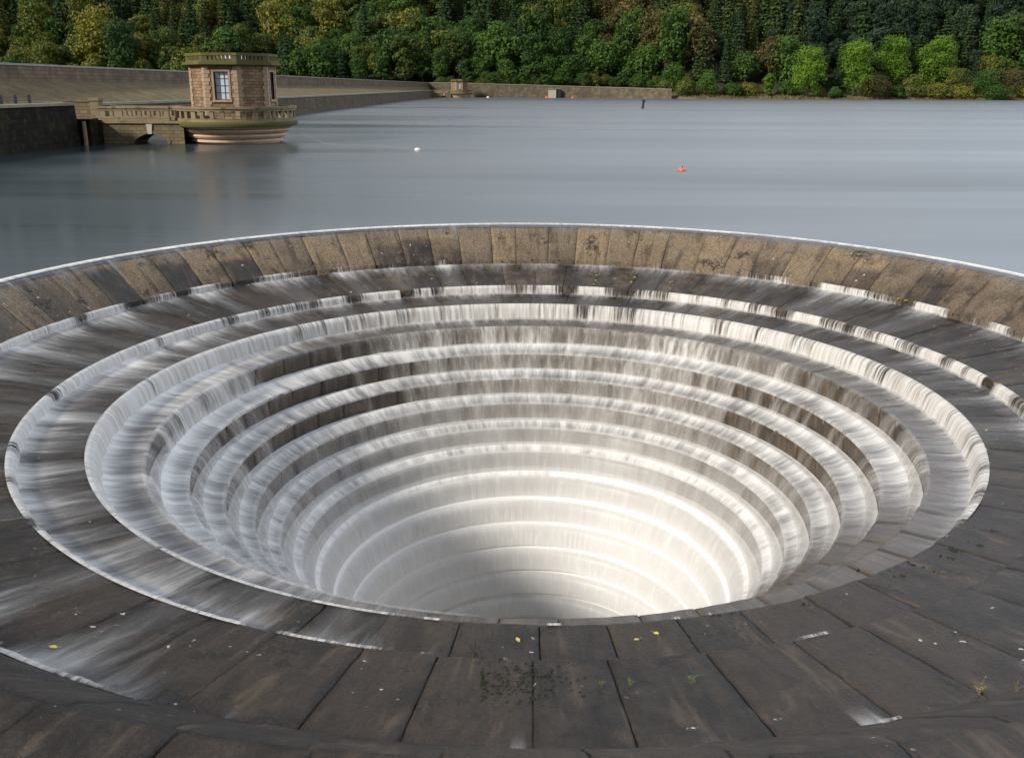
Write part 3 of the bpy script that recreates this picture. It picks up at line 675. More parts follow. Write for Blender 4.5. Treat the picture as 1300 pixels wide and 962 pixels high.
def footbridge():
    """local: x from 0 (shore) to 5.1 (tower), y centre 0"""
    t = empty('footbridge'); L = 6.15; hw = 1.25
    w = MB(); ax0, ax1, rise = 2.35, 5.0, .78; N = 14
    arc = [(ax0 + (ax1 - ax0) * i / N, -.05 + rise * math.sin(PI * i / N) ** .62) for i in range(N + 1)]
    for y, sgn in ((-hw, 1), (hw, -1)):
        def q(pts): w.poly([(x, y, z) for x, z in pts][::sgn])
        q([(0, -4), (ax0, -4), (ax0, 1.46), (0, 1.46)]); q([(ax1, -4), (L, -4), (L, 1.46), (ax1, 1.46)])
        for a, b in zip(arc, arc[1:]): q([a, b, (b[0], 1.46), (a[0], 1.46)])
    for a, b in zip(arc, arc[1:]): w.poly([(a[0], -hw, a[1]), (a[0], hw, a[1]), (b[0], hw, b[1]), (b[0], -hw, b[1])])
    for x in (ax0, ax1): w.poly([(x, -hw, -4), (x, hw, -4), (x, hw, 0), (x, -hw, 0)])
    w.poly([(0, -hw, 1.46), (L, -hw, 1.46), (L, hw, 1.46), (0, hw, 1.46)]); w.poly([(0, -hw, -4), (0, hw, -4), (0, hw, 1.46), (0, -hw, 1.46)])
    w.build('arched_wall', M_BRIDGE, t)
    for y0, y1 in ((-hw - .04, -hw + .01), (hw - .01, hw + .04)):
        v = MB()
        for i in range(N):
            a, b = arc[i], arc[i + 1]; cx_ = (ax0 + ax1) / 2
            up_ = lambda p: (cx_ + (p[0] - cx_) * 1.16, p[1] + .27)
            A, B = up_(a), up_(b)
            v.hexa([(a[0], y0, a[1]), (b[0], y0, b[1]), (b[0], y1, b[1]), (a[0], y1, a[1])], [(A[0], y0, A[1]), (B[0], y0, B[1]), (B[0], y1, B[1]), (A[0], y1, A[1])])
        v.build('arch_ring', M_BRIDGE, t)
    for y0, y1 in ((-hw - .09, -hw + .02), (hw - .02, hw + .09)):
        k = MB(); k.hexa([(3.53, y0, .72), (3.82, y0, .72), (3.82, y1, .72), (3.53, y1, .72)], [(3.45, y0, 1.455), (3.9, y0, 1.455), (3.9, y1, 1.455), (3.45, y1, 1.455)]); k.build('keystone', M_KEY, t)
    d = MB(); d.box(-.1, L, -hw - .14, hw + .14, 1.462, 1.64); d.build('deck', M_RAIL, t)
    for sgn in (-1, 1):
        y0, y1 = sorted((sgn * (hw + .02), sgn * (hw - .24)))
        r = MB(); r.box(0, 5.2, y0, y1, 1.643, 1.93); r.box(0, 5.2, y0, y1, 2.34, 2.50); r.box(-.04, 5.2, y0 - .06, y1 + .06, 2.503, 2.64); r.build('balustrade_rail', M_RAIL, t)
        for i in range(8):
            x = .28 + i * .68; b = MB(); w_ = .13 if 0 < i < 7 else .25
            b.box(max(0.01, x - w_), min(5.15, x + w_), y0 + .03, y1 - .03, 1.928, 2.342); b.build('baluster', M_RAIL, t)
    return t
br = footbridge(); br.location = (TX - 4.05 - 5.0, TY - 1.9, WATER)
tag(br, 'near stone footbridge with low arch and pierced balustrade reaching the large tower', 'footbridge', 'stone footbridges to the towers')
FX, FY = -27.0, 325.5
t2 = copy_tree(tower); t2.location = (FX, FY, WATER); tag(t2, 'tiny distant stone valve tower at the far end of the dam', 'valve tower')
b2 = copy_tree(br); b2.location = (FX - 9.05, FY - 1.9, WATER); tag(b2, 'tiny distant stone footbridge beside the far tower', 'footbridge')

# ------------------------------------------------------------------ landing pier, its steps and railing
pr = empty('landing_pier', (-32.6, 41, WATER)); tag(pr, 'stained stone pier wall, shade painted into its dark colour, rising from the water at the left edge', 'pier')
def P(mb, name, mat, par=pr, **k):
    o = mb.build(name, mat, par, **k); o.location = (32.6, -41, -WATER); return o
BX0 = TX - 9.05
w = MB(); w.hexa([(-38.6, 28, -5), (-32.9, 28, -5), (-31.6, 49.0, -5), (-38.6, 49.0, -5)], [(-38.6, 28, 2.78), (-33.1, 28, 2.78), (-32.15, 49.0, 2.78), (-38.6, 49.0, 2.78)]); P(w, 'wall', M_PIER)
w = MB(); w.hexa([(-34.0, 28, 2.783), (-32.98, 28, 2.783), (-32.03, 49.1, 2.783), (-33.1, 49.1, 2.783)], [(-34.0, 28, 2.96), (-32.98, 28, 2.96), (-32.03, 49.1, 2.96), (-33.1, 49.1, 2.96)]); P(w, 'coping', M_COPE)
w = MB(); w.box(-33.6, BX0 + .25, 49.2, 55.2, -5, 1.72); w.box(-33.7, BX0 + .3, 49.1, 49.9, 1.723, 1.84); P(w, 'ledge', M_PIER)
w = MB(); w.box(-38.6, BX0 - .05, 51.4, 51.9, 1.72, 2.98); w.box(-34.2, BX0 - .6, 51.34, 51.96, 2.983, 3.14); P(w, 'return_wall', M_BRIDGE)
w = MB(); w.box(BX0 - .52, BX0 + .12, 51.15, 51.85, 1.84, 3.05); w.box(BX0 - .58, BX0 + .18, 51.09, 51.91, 3.053, 3.24); P(w, 'gate_pillar', M_RAIL)
w = MB(); w.box(BX0 - .15, BX0 - .0, 48.9, 49.2, -1, 1.7); P(w, 'drain_pipe', M_QUOIN)
rl = empty('iron_railing', (-34.6, 38, 2.8)); tag(rl, 'black iron railing along the top of the dark pier', 'railing')
for i in range(8):
    y = 35.5 + i * 1.75; b = MB(); b.box(-.075, .075, y - 38 - .075, y - 38 + .075, 0, .62); b.prism([(x * 1, yy) for x, yy in ngon(.1, 6)], .62, .70)
    if i: b.v = b.v
    o = b.build('post', M_IRON, rl)
    if True:
        me = o.data
        for vv in me.vertices:
            if vv.co.z > .615 and abs(vv.co.y) < .2 and abs(y - 38) > .2: vv.co.y += y - 38
for z in (.3, .55):
    b = MB(); b.tube([(0, -2.6, z), (0, 10, z)], .022, 6); b.build('rail', M_IRON, rl)
# stair flight with handrail climbing the slope
st = empty('stone_stair', (-40, 40.5, 2.6)); tag(st, 'stone stair climbing from the pier towards the dam top, at the left edge', 'stair')
b = MB()
for i in range(10): b.box(-.6 - i * .48, 1.0 - i * .48, -2.2, -.4, 0, .2 + i * .2)
b.build('flight', M_SLOPE, st)
for y in (-2.15, -.45):
    b = MB(); b.tube([(1.0, y, .75), (-4.6, y, 3.0)], .03, 6); b.tube([(.9, y, .1), (.9, y, .78)], .03, 6); b.tube([(-1.8, y, .9), (-1.8, y, 1.9)], .03, 6); b.build('handrail', M_COPE, st)

# ------------------------------------------------------------------ the dam
dam = empty('dam', (-44, 150, 0)); tag(dam, 'long low stone faced dam with pitched slope and parapet running away on the left', 'dam')
low = [(-38.9, -60), (-38.8, 28), (-38.7, 66), (-36.9, 92), (-35.2, 120), (-35.6, 200), (-37.0, 334)]
top = [(-44.8, -60, 5.93, 4.55), (-44.7, 40, 5.93, 4.55), (-45.2, 75, 5.95, 4.5), (-46.4, 110, 5.95, 4.4), (-46.0, 150, 5.9, 4.25), (-43.5, 230, 5.6, 4.0), (-39.2, 334, 5.25, 3.8)]
ys = [-60, -20, 20, 45, 66, 80, 92, 105, 120, 150, 180, 210, 250, 290, 334]
lx = lambda y: float(np.interp(y, [p[1] for p in low], [p[0] for p in low])); tx = lambda y, i: float(np.interp(y, [p[1] for p in top], [p[i] for p in top]))
def DP(mb, name, mat): o = mb.build(name, mat, dam); o.location = (44, -150, 0); return o
a = MB(); b = MB(); c = MB(); d_ = MB(); e = MB(); f_ = MB()
for y0, y1 in zip(ys, ys[1:]):
    l0, l1 = lx(y0), lx(y1); t0, t1 = tx(y0, 0), tx(y1, 0); z0, z1 = tx(y0, 2), tx(y1, 2); s0, s1 = tx(y0, 3), tx(y1, 3)
    a.hexa([(l0 - 1.2, y0, -8), (l0 + .6, y0, -8), (l1 + .6, y1, -8), (l1 - 1.2, y1, -8)], [(l0 - 1.0, y0, 2.38), (l0, y0, 2.38), (l1, y1, 2.38), (l1 - 1.0, y1, 2.38)])
    b.hexa([(l0 - 1.1, y0, 2.383), (l0 + .1, y0, 2.383), (l1 + .1, y1, 2.383), (l1 - 1.1, y1, 2.383)], [(l0 - 1.1, y0, 2.6), (l0 + .1, y0, 2.6), (l1 + .1, y1, 2.6), (l1 - 1.1, y1, 2.6)])
    c.hexa([(t0 - .2, y0, 0), (l0 - 1.12, y0, 0), (l1 - 1.12, y1, 0), (t1 - .2, y1, 0)], [(t0 - .2, y0, s0), (l0 - 1.12, y0, 2.45), (l1 - 1.12, y1, 2.45), (t1 - .2, y1, s1)])
    d_.hexa([(t0 - .6, y0, 0), (t0, y0, 0), (t1, y1, 0), (t1 - .6, y1, 0)], [(t0 - .6, y0, z0 - .18), (t0, y0, z0 - .18), (t1, y1, z1 - .18), (t1 - .6, y1, z1 - .18)])
    e.hexa([(t0 - .7, y0, z0 - .178), (t0 + .09, y0, z0 - .178), (t1 + .09, y1, z1 - .178), (t1 - .7, y1, z1 - .178)], [(t0 - .6, y0, z0), (t0 + .04, y0, z0), (t1 + .04, y1, z1), (t1 - .6, y1, z1)])
    f_.poly([(-50.5, y0, 4.45), (t0 - .5, y0, 4.45), (t1 - .5, y1, 4.45), (-50.5, y1, 4.45)])
DP(a, 'lower_wall', M_DAMW); DP(b, 'lower_coping', M_COPE); DP(c, 'stone_slope', M_SLOPE); DP(d_, 'parapet', M_PARA); DP(e, 'parapet_coping', M_COPE)
rd = f_.build('road', plain('road_surface', (.06, .06, .058), .9, .3, 3)); tag(rd, kind='structure')
fwl = empty('shore_wall', (0, 334, 0)); tag(fwl, 'long low weathered retaining wall along the far shore below the woods', 'wall')
pts = [(-39.2, 334, 5.2), (-33, 333.6, 5.3), (-11, 333, 4.8), (5, 332.2, 4.4), (20, 330, 4.0), (33, 325.5, 3.75), (47, 316.5, 3.3)]
a = MB(); b = MB(); c = MB()
for (x0, y0, z0), (x1, y1, z1) in zip(pts, pts[1:]):
    a.hexa([(x0, y0 - .3, -6), (x1, y1 - .3, -6), (x1, y1 + 1.4, -6), (x0, y0 + 1.4, -6)], [(x0, y0, z0 - .25), (x1, y1, z1 - .25), (x1, y1 + 1, z1 - .25), (x0, y0 + 1, z0 - .25)])
    b.hexa([(x0, y0 - .14, z0 - .247), (x1, y1 - .14, z1 - .247), (x1, y1 + 1.1, z1 - .247), (x0, y0 + 1.1, z0 - .247)], [(x0, y0 - .1, z0), (x1, y1 - .1, z1), (x1, y1 + 1.1, z1), (x0, y0 + 1.1, z0)])
for i, mbb, mt, nm in ((0, a, M_FARW, 'wall'), (1, b, M_COPE, 'coping')):
    o = mbb.build(nm, mt, fwl); o.location = (0, -334, 0)
hut = empty('sluice_pillar', (6.1, 330.6, WATER)); tag(hut, 'small pale stone sluice pillar standing against the far retaining wall', 'pillar')
b = MB(); b.box(-1.5, 1.3, -1, 1.2, -3, 2.9); b.build('shaft', M_KEY, hut)
b = MB(); b.box(-1.7, 1.5, -1.2, 1.3, 2.903, 3.2); b.build('cap', M_COPE, hut)
b = MB(); b.box(1.31, 3.0, -.6, 1.2, -3, 3.0); b.build('side_block', M_IRON, hut)

# ------------------------------------------------------------------ buoys, rope, post
def buoy(loc, r, mat, label, tilt=.15, cap=None):
    t = empty('buoy', loc); t.rotation_euler = (tilt, .1, 0)
    b = MB(); b.revolve([(0, -.5 * r), (.6 * r, -.42 * r), (.95 * r, -.05 * r), (1.0 * r, .25 * r), (.8 * r, .6 * r), (.4 * r, .8 * r), (0, .85 * r)], 20); b.build('float', mat, t, smooth=True)
    b = MB(); b.revolve([(0, .8 * r), (.16 * r, .82 * r), (.16 * r, 1.05 * r), (.05 * r, 1.15 * r), (0, 1.15 * r)], 12); b.build('eye', cap or M_IRON, t, smooth=True)
    return tag(t, label, 'buoy', 'buoys on the reservoir')
M_WB = plain('white_plastic', (.85, .86, .80), .4, .15, 6, .05); M_OB = plain('orange_plastic', (.85, .16, .07), .4, .2, 6, .05)
buoy((-7.84, 45.9, WATER), .20, M_WB, 'white buoy with red top tethered by a rope to the near tower', cap=M_OB)
buoy((7.52, 31.3, WATER), .20, M_OB, 'orange buoy floating alone on open water right of centre')
buoy((-17, 327, WATER), .55, M_WB, 'tiny white buoy in front of the far retaining wall')
buoy((4.0, 326, WATER), .6, M_OB, 'tiny orange buoy left of the pale sluice pillar')
buoy((13.2, 325, WATER), .55, M_OB, 'tiny orange buoy right of the pale sluice pillar')
# rope
p0 = np.array((TX + 4.45, TY - 1.0, 1.4)); p1 = np.array((TX + 8.2, TY - 3.5, .07)); p2 = np.array((-7.84, 46.0, .07)); path = []
for i in range(10):
    t = i / 9; q = p0 + (p1 - p0) * t; q[2] = .07 + (1.33) * (1 - t) ** 2.2; path.append(q)
for i in range(1, 15):
    t = i / 14; q = p1 + (p2 - p1) * t; q[1] += .9 * math.sin(t * PI); path.append(q)
b = MB(); b.tube(path, .009, 6); o = b.build('mooring_rope', plain('rope_fibre', (.34, .34, .31), .9, .3, 30)); tag(o, 'pale mooring rope from the tower balcony down to the white buoy', 'rope')
mp_ = empty('marker_post', (20.7, 168.5, WATER)); tag(mp_, 'dark marker post leaning in the water before the far shore', 'post'); mp_.rotation_euler = (0, .12, 0)
b = MB(); b.tube([(0, 0, -1), (0, 0, 1.25)], .26, 10, .2); b.build('shaft', M_IRON, mp_, smooth=True)
b = MB(); b.revolve([(0, 1.25), (.34, 1.26), (.36, 1.5), (.2, 1.68), (0, 1.7)], 12); b.build('cap', M_IRON, mp_)

# ------------------------------------------------------------------ trees
def leafmat(name, a, b, c=None, cf=.0):
    n = NT(name); tv = n.attr('tv'); oi = n.n('ShaderNodeObjectInfo').outputs['Random']; p = n.obj()
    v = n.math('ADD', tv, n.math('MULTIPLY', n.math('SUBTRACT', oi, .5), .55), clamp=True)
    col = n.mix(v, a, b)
    if c: col = n.mix(n.mr(n.math('ADD', n.noise(p, .45, 3, .6), n.math('MULTIPLY', n.math('SUBTRACT', oi, .5), .35)), .56 - cf, .66 - cf, 0, .85), col, c)
    pb = n.pbsdf(col, .6, None, .25); tl = n.n('ShaderNodeBsdfTranslucent'); n.L(col, tl.inputs[0])
    m1 = n.n('ShaderNodeMixShader'); n.setin(m1, 0, .28); n.L(pb, m1.inputs[1]); n.L(tl.outputs[0], m1.inputs[2])
    return n.done(m1.outputs[0])
LM = {
 'green': leafmat('leaf_green', (0.027, 0.068, 0.016), (0.104, 0.201, 0.032)),
 'olive': leafmat('leaf_olive', (0.049, 0.081, 0.017), (0.146, 0.195, 0.037), (0.232, 0.220, 0.034), .0),
 'gold': leafmat('leaf_gold', (0.067, 0.095, 0.017), (0.195, 0.220, 0.034), (0.293, 0.256, 0.037), .0),
 'bright': leafmat('leaf_bright', (.08, .17, .012), (.20, .34, .03)),
 'rust': leafmat('leaf_rust', (0.073, 0.068, 0.022), (0.171, 0.146, 0.049), (0.207, 0.146, 0.055), .02),
 'conifer': leafmat('needle_dark', (0.017, 0.044, 0.017), (0.061, 0.110, 0.037)),
 'larch': leafmat('needle_olive', (0.029, 0.055, 0.015), (0.104, 0.146, 0.037), (0.183, 0.146, 0.043), -.03),
 'pine': leafmat('needle_blue', (0.017, 0.041, 0.021), (0.055, 0.091, 0.046)),
}
M_BARK = plain('bark', (.07, .055, .04), .9, .5, 5, .5)

def quads(C, N, size, r):
    """leaf quads centred C, normal N"""
    k = len(C); a = np.cross(N, r.normal(size=(k, 3))); a /= np.linalg.norm(a, axis=1)[:, None] + 1e-9; b = np.cross(N, a)
    s1 = (size * r.uniform(.6, 1.3, k))[:, None]; s2 = (size * r.uniform(.35, .8, k))[:, None]
    P = np.stack([C - a * s1 - b * s2 * .6, C + a * s1 * .2 - b * s2, C + a * s1 + b * s2 * .3, C - a * s1 * .3 + b * s2], 1)
    return P.reshape(-1, 3)
def broadleaf(seed, H=13., Wd=10., nl=2400, leaf=.34, low=.12):
    r = np.random.default_rng(seed); nbp = int(r.integers(11, 22)); cs = []; 
    for i in range(nbp):
        t = i / nbp; z = H * (low + .12 + (1 - low - .22) * t ** .8); prof = math.sin(PI * (.18 + .72 * ((z / H - low) / (1 - low)))) ** .7
        a = i * 2.4 + r.uniform(0, .8); rr = Wd * .5 * prof * r.uniform(.25, .72)
        cs.append((rr * math.cos(a), rr * math.sin(a), z, Wd * r.uniform(.11, .29)))
    cs.append((0, 0, H * .5, Wd * .33)); cs.append((0, 0, H * .8, Wd * .2))
    cs = np.array(cs); w = cs[:, 3] ** 2; idx = r.choice(len(cs), nl, p=w / w.sum()); c = cs[idx]
    N = r.normal(size=(nl, 3)); N[:, 2] += .35; N /= np.linalg.norm(N, axis=1)[:, None]
    rad = c[:, 3] * np.where(r.uniform(size=nl) < .75, r.uniform(.88, 1.06, nl), r.uniform(.4, .9, nl))
    lump = 1 + .13 * np.sin(N[:, 0] * 7 + idx) * np.sin(N[:, 1] * 7 + idx * 2) + .1 * np.sin(N[:, 2] * 11 + idx)
    C = c[:, :3] + N * (rad * lump)[:, None] * np.array([1, 1, .72])
    C[:, 2] = np.maximum(C[:, 2], .4 * r.uniform(.3, 1, nl))
    Nn = N + .38 * r.normal(size=(nl, 3)); Nn /= np.linalg.norm(Nn, axis=1)[:, None]
    V = quads(C, Nn, leaf, r)
    tv = np.clip(.45 + .12 * r.normal(size=nl) + .16 * np.sin(idx * 1.7), 0, 1)
    return V, np.repeat(tv, 4)
def conifer(seed, H=17., Wd=6., nl=1700, leaf=.38, bare=.08):
    r = np.random.default_rng(seed); layers = int(H / 1.0); t = r.uniform(0, 1, nl) ** 1.35; lay = np.floor(t * layers) / layers
    a = r.uniform(0, 2 * PI, nl); arms = np.sin(a * 7 + lay * 40) * .5 + .5
    env = (1 - lay) ** .85 * (.75 + .35 * arms) * (1 + .18 * np.sin(lay * 57))
    q = r.uniform(.25, 1, nl) ** .6; rr = Wd * .5 * env * q + .08
    z = H * (bare + (1 - bare) * lay) - q * env * 1.0 + r.normal(0, .16, nl) + .35
    C = np.stack([rr * np.cos(a), rr * np.sin(a), np.clip(z, .2, H)], 1)
    N = np.stack([np.cos(a) * .55, np.sin(a) * .55, np.full(nl, .85)], 1) + .45 * r.normal(size=(nl, 3)); N /= np.linalg.norm(N, axis=1)[:, None]
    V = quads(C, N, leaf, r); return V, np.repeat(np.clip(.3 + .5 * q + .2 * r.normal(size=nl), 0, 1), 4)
def trunk_mesh(H, r0, limbs, seed, nm='trunk'):
    r = random.Random(seed); b = MB(); b.tube([(0, 0, -.8), (0, 0, H * .2), (r.uniform(-.2, .2), 0, H * .45), (r.uniform(-.3, .3), .1, H * .85)], r0, 7, r0 * .25)
    for i in range(limbs):
        a = r.uniform(0, 6.28); z = H * r.uniform(.22, .6); L = H * r.uniform(.15, .28)
        b.tube([(0, 0, z), (L * .5 * math.cos(a), L * .5 * math.sin(a), z + L * .35), (L * math.cos(a), L * math.sin(a), z + L * .85)], r0 * .35, 5, r0 * .08)
    return b
BL = [broadleaf(0, 14, 11.5, 2800, .42), broadleaf(1, 16, 9.5, 2600, .42), broadleaf(2, 12, 13, 2900, .42), broadleaf(3, 18, 11, 3000, .42), broadleaf(4, 14, 8.5, 2300, .40), broadleaf(5, 15, 13.5, 3000, .44)] + [broadleaf(9, 12, 12.5, 2600, .42, low=.05)]
CF = [conifer(20 + i, 19 + i, 7.4 + .5 * i, 2000, .46) for i in range(3)]
PN = [broadleaf(40 + i, 18, 8.6, 2300, .42, .2) for i in range(3)]
# stretch pines so that they read as narrow, layered crowns
def tree_mesh(name, data, mat, H, seed, limbs=4, r0=.28):
    """crown and trunk in one mesh (far tree)"""
    V, tv = data; b = trunk_mesh(H, r0, limbs, seed); tvn = len(b.v)
    me = bpy.data.meshes.new(name); nq = len(V) // 4
    faces = [tuple(range(i * 4, i * 4 + 4)) for i in range(nq)] + [tuple(len(V) + j for j in f) for f in b.f]
    me.from_pydata([tuple(x) for x in V] + b.v, [], faces); me.update()
    at = me.attributes.new('tv', 'FLOAT', 'POINT'); at.data.foreach_set('value', np.concatenate([tv, np.zeros(tvn)]).astype(np.float32))
    me.materials.append(mat); me.materials.append(M_BARK)
    mi = np.zeros(len(faces), np.int32); mi[nq:] = 1; me.polygons.foreach_set('material_index', mi); me.update()
    return me
SPEC = {  # kind -> (variants, height, name, group, label)
 'gold': (BL, 13, 'broadleaf_tree', 'golden broadleaf trees on the left slope', 'golden green autumn broadleaf tree among its kind on the wooded slope'),
 'olive': (BL, 13, 'broadleaf_tree', 'olive broadleaf trees above the dam', 'olive green broadleaf tree touched with yellow on the wooded slope'),
 'green': (BL, 13, 'broadleaf_tree', 'deep green broadleaf trees on the hillside', 'deep green rounded broadleaf tree on the wooded slope'),
 'rust': (BL, 13, 'broadleaf_tree', 'rusty brown trees on the middle slope', 'rusty brown broadleaf tree on the middle of the wooded slope'),
 'conifer': (CF, 18, 'conifer_tree', 'dark conifers in the plantation', 'dark green pointed conifer in the hillside plantation'),
 'larch': (CF, 18, 'larch_tree', 'olive larches on the hillside', 'olive tinted narrow larch on the hillside'),
 'pine': (PN, 16, 'pine_tree', 'blue green pines on the right hillside', 'dark blue green pine on the right hillside'),
}
MESH = {}
for kd, (vs, H, nm, *_r) in SPEC.items():
    MESH[kd] = [tree_mesh(nm, vv, LM[kd], H, i) for i, vv in enumerate(vs)]
def kind_at(x, s, r):
    """which tree grows where: x along the shore, s up the slope"""
    px = 650 + (x + 8 * (1 + s / 350)) / (350 + s) * 1178; u = r.random(); nz = math.sin(x * .07 + s * .05) + math.sin(x * .19 - s * .11 + 2) * .6
    if px < 330:
        lim = 34 + 10 * math.sin(px * .025) + 5 * nz
        if s < lim: return 'gold' if u < .5 else 'olive' if u < .85 else 'green'
        return 'conifer' if u < .62 + .15 * nz else 'larch' if u < .8 else 'olive'
    if px < 560:
        if s < 16: return 'green' if u < .68 else 'olive' if u < .93 else 'conifer'
        return 'olive' if u < .45 else 'gold' if u < .62 else 'green' if u < .84 else 'conifer'
    if px < 700:
        if s > 40 and nz > .1: return 'larch' if u < .45 else 'conifer'
        return 'green' if u < .68 else 'olive' if u < .9 else 'conifer'
    if px < 860:
        if s < 22: return 'green' if u < .9 else 'olive'
        if s < 60 and 740 < px: return 'rust' if u < .55 else 'olive' if u < .75 else 'green' if u < .9 else 'larch'
        return 'larch' if u < .5 else 'conifer' if u < .75 else 'olive'
    if px < 985:
        if s < 18: return 'green' if u < .4 else 'conifer'
        return 'larch' if u < .58 else 'conifer' if u < .8 else 'rust' if u < .86 else 'pine'
    if px > 1190 and s < 30: return 'olive' if u < .35 else 'green' if u < .8 else 'rust'
    return 'pine' if u < .62 else 'conifer' if u < .95 else 'larch'
spots = []; r = random.Random(3)
s = 11.0
while s < 175:
    step = 7.6 + s * .012; half = 225 + s * .62
    x = -half - 25 + r.uniform(0, step)
    while x < half:
        xx = x + r.uniform(-1.8, 1.8); ss = s + r.uniform(-2.2, 2.2)
        if not (xx > 52 and ss < 15) : spots.append((xx, ss, kind_at(xx, ss, r)))
        x += step * r.uniform(.85, 1.15)
    s += 7.0 + s * .012
far_parts = {}
def fam(k): return 'b' if k in ('gold', 'olive', 'green', 'rust') else 'c' if k in ('conifer', 'larch') else 'p'
cnt = {}
for (xx, ss, kd) in spots:
    y = float(yb(xx)) + ss; z = float(hill_h(xx, y)) - .3
    sc = .55 + .8 * r.random() ** 1.3 + .15 * r.random() * (.74 if xx < -95 and ss < 45 else .9); rz = r.uniform(0, 6.28)
    f = fam(kd); inview = abs(xx + 6) < .56 * (y + 17) + 6
    if inview and cnt.get(f, 0) < 290:
        cnt[f] = cnt.get(f, 0) + 1
        me = r.choice(MESH[kd]); o = bpy.data.objects.new(SPEC[kd][2], me); COL.objects.link(o)
        o.location = (xx, y, z); o.rotation_euler = (0, 0, rz); o.scale = (sc, sc, sc * r.uniform(.9, 1.12))
        tag(o, SPEC[kd][4], 'tree', SPEC[kd][3])
    else:
        far_parts.setdefault(kd, []).append((xx, y, z, sc, rz))
# the rest of the wood, one mass per leaf colour: lighter crowns
FBL = [broadleaf(60 + i, 14, 11.5, 800, .68) for i in range(3)]; FCF = [conifer(70 + i, 20, 7.6, 700, .66) for i in range(3)]; FPN = [broadleaf(80 + i, 18, 8.6, 700, .68, .2) for i in range(3)]
for kd, L in far_parts.items():
    src = {'b': FBL, 'c': FCF, 'p': FPN}[fam(kd)]; VV = []; TV = []
    for i, (x, y, z, sc, rz) in enumerate(L):
        V, tv = src[i % 3]; c_, s_ = math.cos(rz), math.sin(rz)
        VV.append(np.stack([(V[:, 0] * c_ - V[:, 1] * s_) * sc + x, (V[:, 0] * s_ + V[:, 1] * c_) * sc + y, V[:, 2] * sc + z], 1)); TV.append(np.clip(tv + rng.uniform(-.25, .25), 0, 1))
    V = np.concatenate(VV); F = np.arange(len(V)).reshape(-1, 4)
    o = mobj('distant_forest', npmesh('distant_forest', V, F, None, {'tv': np.concatenate(TV)}), LM[kd]); tag(o, 'distant wood covering the upper hillside', kind='stuff')

# shore trees and bushes, each its own, with crown and trunk
def at_px(px, Y):   # x on the world line y = Y seen at photo column px
    ray = fw + r2 * ((px - 650) / fpx) - u2 * ((115 - 436) / fpx); return ray.x * (Y + Dc) / ray.y
def shore_tree(name, px, s, H, Wd, mat, label, cat_, seed, nl=3200, leaf=.30, low=.1, grp=None, kind='b'):
    Y = 314 + s; x = at_px(px, Y); Y = float(yb(x)) + s; x = at_px(px, Y); z = max(float(hill_h(x, Y)) - .2, -.1)
    t = empty(name, (x, Y, z)); V, tv = (broadleaf(seed, H, Wd, nl, leaf, low) if kind == 'b' else conifer(seed, H, Wd, nl, leaf))
    mobj('crown', npmesh('crown', V, np.arange(len(V)).reshape(-1, 4), None, {'tv': tv}), LM[mat], t)
    trunk_mesh(H, .35 if H > 8 else .12, 6, seed).build('trunk', M_BARK, t)
    tag(t, label, cat_, grp)
PXM = 336 / 1178   # metres per photo pixel there
